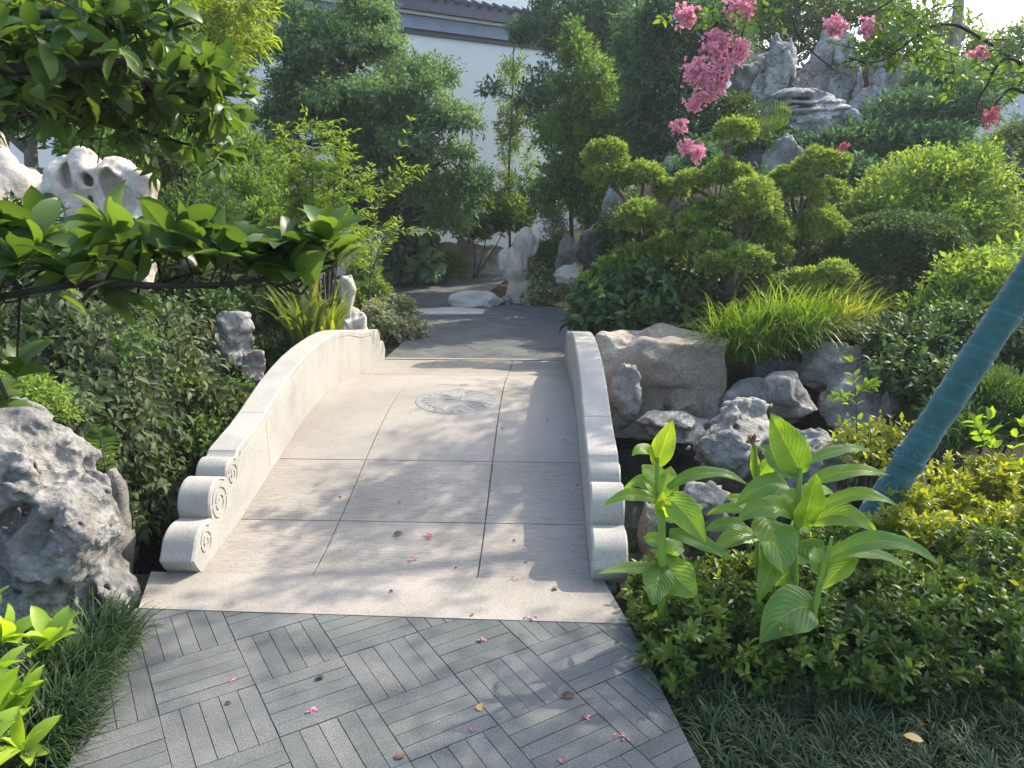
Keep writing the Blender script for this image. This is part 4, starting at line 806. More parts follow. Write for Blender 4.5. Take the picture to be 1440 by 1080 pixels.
fern('small upright fern frond beside the grey foreground rock', at(152, 680, 3.0), at(140, 605, 3.0), 1, .075, 45)
fern('fern with one drooping frond in front of the rockery', at(1120, 165, 8.6), at(1058, 168, 8.4), 2, .14, 46)
plant('bush', 'fine-leaved light green bush growing on top of the grey foreground rock', 'bush', M['light_shrub'], [(55, 560, 35, 28, 3.0), (85, 580, 22, 16, 3.0), (20, 545, 30, 30, 3.05)], .02, .010, 1.6, 7, .06, seed=47, base=at(55, 600, 3.0))
def tuft(name, label, cat, mat, base, n, rad, L, W, bend, seed, group=None, lean=.35, az=None):
    rg = np.random.default_rng(seed); base = np.asarray(base, float); P = np.zeros((n, 3)); a = rg.random(n) * 6.283; rr = rad * np.sqrt(rg.random(n)); P[:, 0] = rr * np.cos(a); P[:, 1] = rr * np.sin(a)
    A = a + rg.normal(size=n) * .8 if az is None else az + rg.normal(size=n) * .9
    return tag(link(name, blades(name, P, A, L * rg.uniform(.55, 1.15, n), W, bend * rg.uniform(.5, 1.3, n), rg, 6, lean), mat, None, base), label, cat, group)
plant('groundcover', 'dark low groundcover between the stones on top of the left bank', 'shrub', M['dark_shrub'], [(385, 452, 40, 20, 5.5), (270, 430, 60, 28, 5.0), (330, 430, 45, 25, 5.4), (215, 450, 50, 25, 4.7), (420, 440, 40, 20, 6.0), (385, 500, 40, 25, 5.3)], .045, .022, 1.8, 8, .1, seed=50)
b0 = at(428, 482, 5.35)
tuft('strap_leaf_plant', 'broad strap-leaved green plant among the stones behind the left parapet', 'plant', M['strap'], b0, 40, .10, .62, .046, 1.7, 51)
b0 = at(462, 470, 5.7); tuft('strap_leaf_plant', 'yellow strap-leaved plant beside the pale stone by the left parapet', 'plant', M['grass_yellow'], b0, 26, .08, .46, .034, 1.2, 52)
# centre: maple, wall planting, tall bamboo
YM = 10.4
plant('maple_tree', 'large dark maple with layered feathery crown against the white wall', 'tree', M['maple_dark'], [(455, 65, 85, 55, YM), (400, 120, 60, 45, YM), (545, 100, 75, 42, YM, .8), (525, 30, 55, 45, YM), (600, 165, 62, 45, YM - .3), (625, 215, 50, 48, YM - .3), (560, 215, 75, 60, YM), (480, 150, 80, 45, YM + .2), (395, 195, 60, 35, YM), (590, 270, 60, 50, YM), (440, 10, 85, 40, YM), (530, 170, 60, 40, YM), (375, 165, 45, 22, YM)], .055, .026, 1.35, 8, .2, ang=60, droop=.3, gap=.26, gf=2.0, depth=.45, layers=3, out=.8, bias=(0, 0, .1), seed=61, trunk=[(-2.55, YM, -.1), at(478, 280, YM), at(476, 195, YM), at(490, 120, YM), at(505, 60, YM)], r0=.075, bark='bark_dark', parts=('crown', 'trunk'), sub=1)
plant('shrub', 'deep shaded shrub under the maple beside the path bend', 'shrub', M['bamboo_dark'], [(590, 285, 50, 48, 12.0), (530, 295, 60, 45, 11.6), (640, 290, 40, 45, 11.8), (470, 300, 60, 50, 10.8)], .07, .03, 1.6, 7, .14, seed=62, group='shrubs at the foot of the white wall')
plant('shrub', 'bushy green shrub above the white boulder at the path bend', 'shrub', M['mid_shrub'], [(690, 300, 38, 32, 12.4), (665, 320, 28, 22, 12.2), (720, 305, 30, 30, 12.3)], .065, .03, 1.7, 7, .13, seed=63, group='shrubs at the foot of the white wall')
plant('shrub', 'blue-green loose shrub against the white wall right of the maple', 'shrub', M['blue_green'], [(690, 262, 45, 25, 13.0), (650, 300, 30, 28, 12.7), (760, 285, 40, 30, 12.8)], .06, .025, 1.4, 7, .14, gap=.3, seed=64, group='shrubs at the foot of the white wall')
YB = 12.6
plant('slender_bamboo', 'slender pale bamboo stem standing alone against the white wall', 'bamboo', M['light_shrub'], [(722, 125, 26, 42, YB), (716, 190, 20, 35, YB), (735, 160, 22, 30, YB), (714, 240, 14, 30, YB), (745, 235, 14, 35, YB)], .07, .022, .9, 6, .15, gap=.35, seed=65, trunk=[at(717, 330, YB) - [0, 0, .2], at(716, 240, YB), at(720, 150, YB), at(722, 70, YB)], r0=.02, parts=('leaves', 'culm'))
plant('small_tree', 'thin dark-leaved tree reaching left across the white wall', 'tree', M['blue_green'], [(770, 150, 35, 30, 11.9), (745, 135, 25, 16, 11.8), (785, 180, 28, 22, 11.9), (690, 128, 22, 9, 11.7), (775, 115, 35, 22, 12)], .085, .034, 1.0, 6, .18, gap=.35, seed=66, trunk=[at(805, 330, 12) - [0, 0, .2], at(800, 230, 12), at(790, 160, 12), at(770, 120, 12)], r0=.035, bark='bark_dark', parts=('crown', 'trunk'))
plant('tall_shrub', 'tall mid-green leafy shrub in the middle behind the standing rock', 'shrub', M['mid_shrub'], [(820, 110, 45, 40, 10.6), (845, 160, 50, 45, 10.6), (800, 190, 48, 40, 10.6), (870, 200, 40, 40, 10.4), (830, 240, 55, 45, 10.4), (790, 260, 35, 45, 10.3), (850, 290, 45, 40, 10.2), (808, 75, 22, 40, 10.7)], .07, .03, 1.45, 7, .17, gap=.25, gf=1.8, seed=67, trunk=[at(825, 400, 10.4), at(825, 280, 10.4), at(822, 180, 10.5), at(815, 90, 10.5)], r0=.04, parts=('crown', 'trunk'))
plant('evergreen_tree', 'dark slim-trunked evergreen hiding the wall coping behind the tall shrub', 'tree', M['bamboo_dark'], [(780, 40, 60, 30, 12.4), (830, 60, 60, 35, 12.4), (885, 75, 45, 40, 12.2), (860, 20, 60, 40, 12.3), (800, -10, 60, 30, 12.4), (740, 45, 30, 20, 12.5), (880, 130, 35, 35, 12.2)], .08, .03, 1.5, 7, .17, gap=.28, seed=68, trunk=[at(862, 340, 12.2), at(862, 220, 12.2), at(852, 110, 12.2), at(845, 20, 12.3)], r0=.05, bark='bark_dark', parts=('crown', 'trunk'))
def culms(label, stems, blobs, seed, mat):
    rg = np.random.default_rng(seed); rt = plant('bamboo_clump', label, 'bamboo', M[mat], blobs, .11, .02, 1.25, 7, .18, ang=38, droop=.5, gap=.18, gf=2.2, seed=seed, stems=False, parts=('leaves', 'culm'), base=at(*stems[0][0])); 
    for a, b in stems:
        mb = MB(); A, B = at(*a), at(*b); pts = np.array([A + (B - A) * t + [0, 0, 0] for t in np.linspace(0, 1, 22)]); rad = np.where(np.arange(22) % 2, .022, .018) * np.linspace(1, .6, 22); mb.tube(pts, rad, 7); mb.build('culm', M['bark_dark'], rt)
culms('tall dark bamboo thicket of many culms left of the rockery', [((900, 260, 9.8), (895, -30, 9.8)), ((918, 260, 9.6), (925, -40, 9.6)), ((935, 260, 9.9), (932, -30, 9.9)), ((952, 250, 9.7), (960, -30, 9.7)), ((910, 260, 10.1), (908, -30, 10.1)), ((968, 240, 9.8), (978, -30, 9.8)), ((888, 260, 10), (880, 30, 10))], [(905, 60, 40, 55, 9.8), (950, 40, 45, 55, 9.7), (930, 120, 50, 50, 9.6), (970, 110, 40, 55, 9.7), (905, 170, 35, 50, 9.7), (945, 190, 45, 40, 9.5), (1000, 40, 35, 45, 9.9), (1030, 60, 25, 30, 9.9), (985, 180, 30, 35, 9.6), (920, 225, 35, 30, 9.5)], 69, 'bamboo_dark')
plant('hosta', 'clump of blue-green hosta with broad veined leaves beside the far path', 'plant', M['hosta'], [(580, 362, 38, 26, 11.6), (560, 375, 24, 20, 11.5), (600, 372, 22, 18, 11.4)], .17, .115, 3.2, 5, .1, tmpl=T_LEAF, ang=70, droop=.35, seed=70)
plant('herb', 'soft light green herb between the hosta and the white boulder', 'plant', M['light_shrub'], [(630, 372, 20, 18, 11.9), (645, 380, 12, 12, 11.9)], .05, .018, 1.6, 7, .1, seed=71)
plant('variegated_shrub', 'cream-and-green groundcover at the foot of the standing rock', 'shrub', M['variegated'], [(768, 405, 26, 16, 9.9), (790, 418, 22, 10, 9.7), (745, 420, 16, 8, 9.75), (760, 385, 20, 18, 10.1), (805, 408, 14, 10, 9.8)], .045, .03, 1.5, 6, .06, seed=72, group='variegated groundcover')
plant('wispy_shrub', 'wispy grey-green shrub with thin stems right of the standing rock', 'shrub', M['grey_green'], [(775, 335, 25, 40, 10.3), (790, 365, 22, 25, 10.2), (765, 365, 18, 25, 10.2)], .05, .012, 1.1, 7, .14, gap=.3, seed=73)
# right: aralia, cloud-pruned shrubs, domes
plant('glossy_shrub', 'glossy broad-leaved dark shrub above the square boulder by the bridge', 'shrub', M['dark_shrub'], [(850, 425, 45, 40, 6.6), (900, 410, 50, 35, 6.7), (950, 430, 45, 35, 6.5), (830, 455, 28, 18, 6.4), (890, 450, 55, 22, 6.3)], .095, .045, 1.6, 7, .14, tmpl=T_LEAF, ang=60, tip=.3, seed=81)
plant('shrub', 'yellow-green rosette-leaved shrub top between the dark glossy shrub and path', 'shrub', M['light_shrub'], [(870, 378, 28, 12, 6.8), (905, 372, 22, 10, 6.8), (835, 400, 20, 14, 6.7)], .08, .034, 1.3, 7, .08, tmpl=T_LEAF, ang=65, tip=.5, seed=82)
plant('shrub', 'dark filling shrub behind the cloud-pruned shrubs', 'shrub', M['dark_shrub'], [(1000, 330, 70, 40, 7.9, .4), (930, 380, 70, 40, 7.6, .4), (1075, 390, 70, 45, 7.5, .4), (1150, 380, 50, 45, 7.6, .4), (1010, 400, 60, 35, 7.2, .3), (1120, 320, 40, 30, 8.0, .3), (880, 330, 40, 40, 8.4, .3)], .05, .024, 1.7, 7, .12, seed=83)
def cloud_pruned(label, trunk, pads, seed, r0=.045):
    rg = np.random.default_rng(seed); tp = curve([np.asarray(p, float) for p in trunk], 8); base = tp[0]; rt = root('cloud_pruned_shrub', base, label, 'topiary', 'cloud-pruned shrubs above the pond'); mb = MB(); mb.tube(tp, np.linspace(r0, r0 * .5, len(tp)), 9)
    for i, pd in enumerate(pads):
        c, r = blobw(pd); r = r * np.array([.84, .84, .95]); j = int(np.argmin(np.linalg.norm(tp - (c - [0, 0, .35]), axis=1))); a = tp[j]
        mb.tube(curve([a, (a + c) / 2 + [0, 0, -.06] + rg.normal(size=3) * .03, c - [0, 0, r[2] * .3]], 6), np.linspace(r0 * .55, r0 * .3, 13), 7)
        n = int(4 * math.pi * r[0] * r[1] * 2.6 / (.5 * .031 * .015) / 6); C, o = shell(c, r, n, rg, -.5, .14, .12, 9, seed + i, .3); C[:, 2] = np.where(C[:, 2] < c[2], c[2] + (C[:, 2] - c[2]) * .75, C[:, 2])
        P, D, N, rn = twigs(C - o * .03, o + rg.normal(size=C.shape) * .3 + [0, 0, .25], 6, .05, rg, 45, .6, .05, 14, .2, np.clip(.45 + .4 * vnoise(C * 6, i) + .2 * rg.normal(size=len(C)), 0, 1))
        link('foliage_pad', leaf_mesh('foliage_pad', P - base, D, N, .031 * rg.uniform(.6, 1.25, len(P)), .015, T_DIA, rg, rn), M['pad'], rt)
    mb.build('trunk', M['bark'], rt)
cloud_pruned('leftmost cloud-pruned shrub with spreading pads over a pale forked branch', [at(905, 440, 7.3), at(915, 390, 7.3), at(900, 330, 7.3), at(885, 280, 7.4)], [(852, 222, 34, 24, 7.5), (905, 250, 34, 22, 7.3), (855, 250, 36, 22, 7.4), (945, 270, 26, 18, 7.3), (900, 312, 42, 30, 6.9), (935, 352, 34, 24, 6.9), (885, 364, 30, 20, 6.9)], 91)
cloud_pruned('tallest cloud-pruned shrub with a small round top pad on a bare stem', [at(1035, 440, 6.6), at(1025, 400, 6.6), at(1040, 330, 6.7), at(1022, 250, 6.9), at(1022, 205, 6.9)], [(1034, 188, 34, 20, 6.9), (1022, 250, 42, 24, 6.9), (972, 258, 26, 18, 7.0), (1056, 290, 48, 36, 6.6), (1090, 328, 30, 24, 6.6), (1002, 300, 30, 20, 6.9), (1048, 368, 42, 26, 6.3), (1000, 345, 32, 22, 6.6), (1092, 358, 22, 22, 6.5), (1005, 375, 26, 18, 6.4), (975, 318, 28, 22, 6.8)], 92)
cloud_pruned('right-hand cloud-pruned shrub with a dark flat-domed top pad', [at(1110, 450, 6.7), at(1120, 400, 6.7), at(1125, 320, 6.9), at(1145, 265, 7.0), at(1150, 240, 7.0)], [(1158, 232, 42, 22, 7.0), (1112, 252, 36, 18, 7.1), (1128, 268, 34, 20, 6.9), (1170, 275, 24, 24, 7.1), (1152, 322, 38, 32, 6.8), (1112, 335, 26, 24, 6.8)], 93)
cloud_pruned('low cloud-pruned shrub with two small pads above the long grass', [at(1150, 450, 6.2), at(1165, 432, 6.2), at(1170, 410, 6.2)], [(1130, 398, 42, 22, 6.2), (1175, 388, 30, 20, 6.1), (1095, 405, 24, 20, 6.3)], 94, .03)
plant('rambling_shrub', 'big rambling light green shrub with upright sunlit shoots right of the topiary', 'shrub', M['light_shrub'], [(1290, 270, 70, 50, 7.6), (1360, 275, 60, 55, 7.6), (1240, 300, 50, 40, 7.4), (1330, 320, 80, 45, 7.3), (1400, 320, 35, 45, 7.5), (1310, 240, 40, 26, 7.7), (1370, 235, 40, 28, 7.8)], .042, .02, 1.6, 9, .17, ang=50, gap=.2, gf=2.2, seed=95)
plant('clipped_dome', 'dark clipped dome of small leaves in front of the rambling shrub', 'topiary', M['dark_shrub'], [(1268, 352, 82, 54, 6.7, .55)], .024, .013, 2.6, 7, .05, depth=.06, seed=96)
plant('shrub', 'dark small-leaved undergrowth shrub beneath the clipped dome', 'shrub', M['dark_shrub'], [(1240, 420, 60, 24, 6.3), (1180, 440, 40, 18, 6.2), (1310, 420, 50, 26, 6.2)], .05, .022, 1.6, 8, .12, seed=97, group='shrubs on the right bank')
plant('shrub', 'sunlit yellow-topped shrub behind the upper part of the teal pole', 'shrub', M['light_shrub'], [(1370, 395, 60, 40, 5.9), (1420, 420, 50, 50, 5.6), (1320, 440, 50, 35, 5.8), (1440, 370, 40, 30, 6.2)], .055, .025, 1.6, 8, .15, gap=.15, seed=98, group='shrubs on the right bank')
plant('shrub', 'dark creeping shrub left of the teal pole above the grey stones', 'shrub', M['dark_shrub'], [(1300, 500, 55, 45, 5.0), (1350, 470, 50, 40, 5.2), (1270, 530, 40, 35, 4.8), (1250, 480, 40, 25, 5.3), (1330, 550, 45, 35, 4.6)], .05, .026, 1.7, 9, .16, tmpl=T_LEAF, seed=99, group='shrubs on the right bank')
plant('shrub', 'dark shaded shrub right of the teal pole', 'shrub', M['dark_shrub'], [(1420, 500, 50, 50, 4.9), (1390, 560, 40, 30, 4.5), (1460, 470, 50, 60, 5.0)], .05, .024, 1.7, 8, .14, seed=100, group='shrubs on the right bank')
plant('juniper', 'feathery bright green juniper at the right edge behind the teal pole', 'shrub', M['juniper'], [(1395, 560, 45, 28, 3.95), (1350, 585, 40, 22, 3.9), (1430, 590, 40, 35, 3.8), (1360, 610, 40, 20, 3.75)], .035, .006, 3.0, 12, .14, ang=25, droop=0, seed=101)
plant('sapling_bush', 'yellow-leaved young bush between the stones and the teal pole', 'shrub', M['azalea_yellow'], [(1215, 618, 28, 18, 3.9), (1185, 625, 22, 20, 3.9), (1250, 612, 25, 18, 3.9), (1220, 645, 40, 22, 3.7)], .036, .02, .8, 6, .13, gap=.3, seed=102)
b0 = gnd(1205, 640, .1); Y = b0[1]
sapling('seedling', 'thin upright yellow-green seedling in front of the grey bank stones', b0, [[b0, at(1204, 570, Y), at(1198, 510, Y)], [at(1203, 580, Y), at(1188, 560, Y), at(1175, 558, Y)], [at(1203, 560, Y), at(1215, 545, Y), at(1228, 540, Y)]], M['lime'], .055, .025, 103, 7, .004)
b0 = gnd(1400, 690, .1); Y = b0[1]
sapling('seedling', 'leggy round-leaved seedling at the right edge above the yellow azalea', b0, [[b0, at(1398, 640, Y), at(1392, 590, Y)], [b0, at(1420, 640, Y), at(1436, 600, Y)], [at(1398, 640, Y), at(1380, 615, Y), at(1372, 595, Y)], [b0, at(1432, 660, Y), at(1450, 640, Y)]], M['lime'], .06, .036, 104, 5, .004)
# long grass above the pond
def grass_clump(label, mat, c, n, rad, L, seed, az=None, W=.010): tuft('long_grass', label, 'grass clump', M[mat], c, n, rad, L, W, 1.9, seed, 'long grass clumps above the pond', .5, az)
grass_clump('arching dark green grass clump hanging over the stones right of the square boulder', 'grass', at(1045, 500, 5.7), 800, .25, .58, 111, -1.6)
grass_clump('arching green grass clump under the lowest topiary pads', 'grass', at(1110, 485, 5.75), 800, .25, .62, 112, -1.3)
grass_clump('bright yellow-green grass clump right of the green ones', 'grass_yellow', at(1175, 470, 5.95), 480, .22, .5, 113, -.7, .011)
# rockery planting and the far right
plant('conifer', 'dark spreading layered conifer right of the rockery peaks', 'conifer', M['bamboo_dark'], [(1290, 165, 80, 35, 9.4), (1350, 150, 50, 40, 9.6), (1230, 195, 60, 26, 9.2), (1300, 205, 80, 26, 9.0), (1320, 120, 50, 28, 9.8), (1190, 205, 40, 20, 9.0)], .07, .02, 1.9, 8, .16, ang=40, seed=121, trunk=[(4.6, 9.4, 1.0), at(1300, 190, 9.4), at(1300, 140, 9.5)], r0=.05, bark='bark_dark', parts=('crown', 'trunk'))
plant('shrub', 'pale sunlit rounded shrub just above the spreading conifer', 'shrub', M['mid_shrub'], [(1310, 95, 40, 22, 10.6), (1270, 115, 35, 22, 10.4), (1350, 105, 30, 22, 10.6)], .06, .022, 1.6, 7, .13, seed=122, group='shrubs around the rockery')
plant('shrub', 'dark low shrub at the left foot of the rockery', 'shrub', M['dark_shrub'], [(1030, 160, 38, 24, 9.4), (1030, 185, 40, 24, 9.2), (1085, 195, 34, 16, 9.2), (1010, 225, 35, 30, 8.8), (1060, 205, 40, 22, 8.9)], .06, .024, 1.8, 7, .13, seed=123, group='shrubs around the rockery')
plant('shrub', 'blue-green shrub growing below the middle of the rockery', 'shrub', M['blue_green'], [(1125, 205, 34, 16, 9.0), (1165, 210, 40, 20, 9.0), (1150, 228, 40, 16, 8.7)], .055, .024, 1.7, 7, .13, seed=124, group='shrubs around the rockery')
plant('shrub', 'loose shrub between the bamboo thicket and the small topiary top', 'shrub', M['blue_green'], [(985, 225, 35, 26, 8.4), (950, 255, 35, 22, 8.2), (1080, 260, 40, 20, 8.0), (1200, 245, 40, 22, 8.2)], .055, .024, 1.5, 7, .13, gap=.2, seed=125, group='shrubs around the rockery')
plant('bamboo_clump', 'light green drooping bamboo before the grey-blue wall at the far right', 'bamboo', M['grey_green'], [(1415, 215, 35, 30, 10.5), (1440, 195, 30, 30, 10.5), (1400, 250, 30, 25, 10), (1450, 240, 30, 40, 10)], .10, .016, 1.5, 7, .18, ang=28, droop=.7, seed=126, parts=('leaves', 'culm'))
plant('background_tree', 'hazy green tree rising behind the rockery on the left side', 'tree', M['mid_shrub'], [(1070, 40, 50, 40, 13.5), (1130, 20, 60, 35, 13.5), (1020, 20, 50, 40, 13.8), (1075, -10, 60, 30, 13.5), (1150, 60, 40, 30, 13.5), (1200, 10, 60, 40, 13.8)], .09, .04, 1.5, 7, .2, gap=.15, seed=127, trunk=[(5.2, 13.6, .6), at(1110, 150, 13.5), at(1110, 60, 13.5)], r0=.08, parts=('crown', 'trunk'), group='trees behind the rockery')
plant('background_tree', 'tree with a grey trunk and thin crown below the bright sky', 'tree', M['mid_shrub'], [(1255, 10, 45, 35, 14.5), (1290, 45, 40, 30, 14.5), (1395, 75, 55, 30, 15), (1350, 60, 35, 22, 14.8), (1445, 60, 30, 30, 15)], .09, .036, 1.1, 7, .2, gap=.3, seed=128, trunk=[(7.9, 14.5, .6), at(1335, 110, 14.5), at(1345, 40, 14.5), at(1352, -60, 14.5)], r0=.16, bark='bark_grey', parts=('crown', 'trunk'), group='trees behind the rockery')
# crape myrtle: trunk just right of the frame, branches and pink clusters hanging in
def crape():
    rg = np.random.default_rng(131); base = np.array([3.9, 5.1, .1]); rt = root('crape_myrtle', base, 'crape myrtle hanging pink blossom clusters and thin branches over the right side', 'tree'); mb = MB(); P, D, N = [], [], []
    tr_ = curve([base - [0, 0, .2], (3.8, 5.1, 1.2), (3.6, 5.2, 2.4), (3.3, 5.4, 3.6), (2.6, 5.6, 4.3)], 6); mb.tube(tr_, np.linspace(.075, .03, len(tr_)), 9)
    brs = [[(3.7, 5.15, 1.9), at(1390, 60, 5.1), at(1320, 35, 5.0), at(1240, 85, 4.9), at(1190, 82, 4.8)], [(3.75, 5.1, 1.7), at(1430, 85, 5.0), at(1385, 125, 5.0), at(1372, 150, 5.0)], [(2.6, 5.6, 4.3), at(1180, -60, 5.2), at(1060, -20, 5.0), at(1010, 30, 4.9), at(1012, 90, 4.9), at(985, 140, 4.9)], [at(1180, -60, 5.2), at(1120, 20, 5.1), at(1130, 60, 5.0), at(1175, 100, 5.0)], [at(1060, -20, 5.0), at(1040, 60, 4.9), at(1020, 110, 4.9)], [at(1010, 30, 4.9), at(960, 100, 4.85), at(955, 175, 4.85), at(968, 215, 4.85)], [(3.3, 5.4, 3.6), at(1300, -40, 5.1), at(1220, 20, 5.0), at(1170, 30, 5.0)], [at(1180, -60, 5.2), at(1000, -40, 5.0), at(965, 20, 4.9)], [(3.75, 5.1, 1.7), at(1440, 130, 4.9), at(1405, 140, 4.9), at(1395, 165, 4.9)]]
    for b in brs: c = curve(b, 8); mb.tube(c, np.linspace(.013 if b[0][0] > 3.2 and b[0][2] < 3 else .009, .003, len(c)), 6)
    for px, py, rx, ry, n in ((1250, 50, 40, 28, 30), (1285, 75, 36, 22, 20), (1040, -5, 40, 12, 12), (1225, 88, 30, 8, 10), (1000, 10, 50, 15, 14), (1390, 110, 50, 25, 20), (1430, 90, 30, 40, 20), (1300, 20, 60, 25, 20)):
        for q in range(n):
            c = at(px + rg.normal() * rx * .55, py + rg.normal() * ry * .55, 5.0 + rg.normal() * .2); p, d, nn, r = twigs(c[None], np.array([[rg.normal(), rg.normal() * .6, .4 * rg.normal()]]), 8, .16, rg, 60, .9, .1); P.append(p); D.append(d); N.append(nn); e = p[-1] * .5 + p[0] * .5; mb.tube([p[0], e, p[-1]], [.003, .003, .001], 4, False)
    # the upper crown, above the frame, is what dapples the deck
    for c, r, n in (((3.05, 6.2, 3.8), (.5, 1.3, .4), 480), ((3.5, 4.1, 3.7), (.6, .8, .4), 420), ((4.95, 4.15, 3.8), (1.1, .6, .4), 480), ((4.05, 3.7, 3.7), (.85, .5, .35), 420), ((2.2, 5.1, 3.9), (.5, .4, .3), 40)):
        C, o = shell(np.array(c), np.array(r), n, rg, -1, .5, .35, 1.1, 5); p, d, nn, r_ = twigs(C, o + rg.normal(size=o.shape) * .6, 10, .35, rg, 60, .9, .1); P.append(p); D.append(d); N.append(nn); mb.tube(curve([(3.3, 5.4, 3.6), np.array(c) - [0, 0, .3], c], 5), np.linspace(.014, .006, 11), 6)
    P = np.vstack(P); link('crown', leaf_mesh('crown', P - base, np.vstack(D), np.vstack(N), .055 * rg.uniform(.7, 1.2, len(P)), .03, T_LEAF, rg), M['mid_shrub'], rt); mb.build('trunk', M['bark_dark'], rt)
    for i, (px, py, rx, ry) in enumerate(((966, 22, 17, 14), (1040, 12, 20, 16), (1008, 62, 22, 20), (1042, 72, 11, 18), (980, 100, 20, 19), (1018, 92, 15, 15), (1002, 122, 18, 15), (992, 134, 14, 11), (976, 146, 12, 10), (954, 178, 12, 11), (966, 206, 11, 11), (980, 216, 9, 14), (1175, 38, 16, 14), (1220, 40, 14, 12), (1376, 75, 12, 9), (1394, 165, 10, 13), (1185, 208, 6, 5), (1012, 105, 14, 12))):
        c = at(px, py, 4.85); k = ppm(c); red = py > 160 and px > 1100; n = int(8 + rx * ry * .42); d = nrm(rg.normal(size=(n, 3))); pts = c + np.clip(rg.normal(size=(n, 3)) * .5, -1.15, 1.15) * np.array([rx, (rx + ry) / 2, ry]) * .88 / k
        pts = pts + .012 * fbm(pts * 25, i, 2)[:, None]; w_ = 5
        dd = np.repeat(d, w_, 0) * .6 + rg.normal(size=(n * w_, 3)); link('blossom_cluster', leaf_mesh('blossom_cluster', np.repeat(pts, w_, 0) - base, dd, rg.normal(size=(n * w_, 3)) + np.repeat(d, w_, 0), .021 * rg.uniform(.5, 1.3, n * w_), .017, T_LEAF, rg), M['blossom_red' if red else 'blossom'], rt)
crape()
# azalea bed at the front right
G = 'azalea bushes in the front right bed'
def azalea(label, blobs, mat, seed, cv=1.5): plant('azalea_bush', label, 'bush', M[mat], [('w', *b) for b in blobs], .033, .0145, cv, 9, .06, ang=68, up=.4, droop=.0, tip=.55, seed=seed, group=G, out=.55, depth=.28, zmin=-.55, tmpl=T_LEAF, gap=.34, gf=8, bias=(0, 0, .7), la=.4)
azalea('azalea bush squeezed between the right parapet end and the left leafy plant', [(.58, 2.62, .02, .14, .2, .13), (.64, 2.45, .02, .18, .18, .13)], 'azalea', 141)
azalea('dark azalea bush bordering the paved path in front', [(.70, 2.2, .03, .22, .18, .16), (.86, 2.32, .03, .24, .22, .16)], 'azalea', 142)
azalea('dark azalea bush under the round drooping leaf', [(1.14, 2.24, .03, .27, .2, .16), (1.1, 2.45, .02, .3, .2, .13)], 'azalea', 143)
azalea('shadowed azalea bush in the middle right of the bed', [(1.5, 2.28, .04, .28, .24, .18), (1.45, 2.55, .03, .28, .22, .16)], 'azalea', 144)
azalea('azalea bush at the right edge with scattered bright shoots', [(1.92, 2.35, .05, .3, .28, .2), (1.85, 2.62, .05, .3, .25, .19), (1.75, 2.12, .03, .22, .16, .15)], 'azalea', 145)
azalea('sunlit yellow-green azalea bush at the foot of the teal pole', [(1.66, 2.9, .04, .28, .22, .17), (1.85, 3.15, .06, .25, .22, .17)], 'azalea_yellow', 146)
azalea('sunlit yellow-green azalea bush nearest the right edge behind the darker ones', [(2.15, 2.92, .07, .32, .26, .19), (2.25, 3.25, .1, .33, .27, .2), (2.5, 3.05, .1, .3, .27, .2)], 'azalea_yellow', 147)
azalea('azalea bush behind the clump of large leaves', [(1.15, 2.85, -.02, .28, .18, .13), (1.42, 2.95, 0, .2, .18, .14), (.86, 2.75, -.04, .18, .13, .12)], 'azalea', 148)
# large-leaved plants with every leaf a part
m, t, p, out = newmat('large_leaf'); uvn = nd(t, 'ShaderNodeUVMap', uv_map='uv'); sx = nd(t, 'ShaderNodeSeparateXYZ'); t.links.new(uvn.outputs[0], sx.inputs[0])
ab = nd(t, 'ShaderNodeMath', operation='ABSOLUTE'); t.links.new(sx.outputs[0], ab.inputs[0]); m1 = nd(t, 'ShaderNodeMath', operation='MULTIPLY_ADD'); t.links.new(ab.outputs[0], m1.inputs[0]); m1.inputs[1].default_value = -.28; t.links.new(sx.outputs[1], m1.inputs[2])
m2 = nd(t, 'ShaderNodeMath', operation='MULTIPLY'); t.links.new(m1.outputs[0], m2.inputs[0]); m2.inputs[1].default_value = 85; m3 = nd(t, 'ShaderNodeMath', operation='SINE'); t.links.new(m2.outputs[0], m3.inputs[0])
b = nd(t, 'ShaderNodeBump'); b.inputs['Strength'].default_value = .22; b.inputs['Distance'].default_value = .003; t.links.new(m3.outputs[0], b.inputs['Height'])
rb = ramp(t, [(0, (.30, .36, .10)), (.05, (.11, .23, .04)), (.9, (.10, .215, .036)), (1, (.18, .28, .06))]); t.links.new(ab.outputs[0], rb.inputs[0])
tc = nd(t, 'ShaderNodeTexCoord'); nz = noise(t, tc.outputs['Object'], 9, 4); rv = ramp(t, [(.3, (.8, .85, .8)), (.7, (1.2, 1.12, 1.0))]); t.links.new(nz.outputs['Fac'], rv.inputs[0]); vm = nd(t, 'ShaderNodeMapRange'); t.links.new(m3.outputs[0], vm.inputs[0]); vm.inputs[1].default_value = -1; vm.inputs[3].default_value = .95; vm.inputs[4].default_value = 1.03
mu = nd(t, 'ShaderNodeMix', data_type='RGBA', blend_type='MULTIPLY'); mu.inputs[0].default_value = 1; t.links.new(rb.outputs[0], mu.inputs[6]); t.links.new(rv.outputs[0], mu.inputs[7])
mw = nd(t, 'ShaderNodeMix', data_type='RGBA', blend_type='MULTIPLY'); mw.inputs[0].default_value = 1; t.links.new(mu.outputs[2], mw.inputs[6]); t.links.new(vm.outputs[0], mw.inputs[7])
oi = nd(t, 'ShaderNodeObjectInfo'); ro = ramp(t, [(0, (.70, .78, .8)), (.5, (1, 1, 1)), (1, (1.3, 1.15, .9))]); t.links.new(oi.outputs['Random'], ro.inputs[0]); mo = nd(t, 'ShaderNodeMix', data_type='RGBA', blend_type='MULTIPLY'); mo.inputs[0].default_value = 1; t.links.new(mw.outputs[2], mo.inputs[6]); t.links.new(ro.outputs[0], mo.inputs[7])
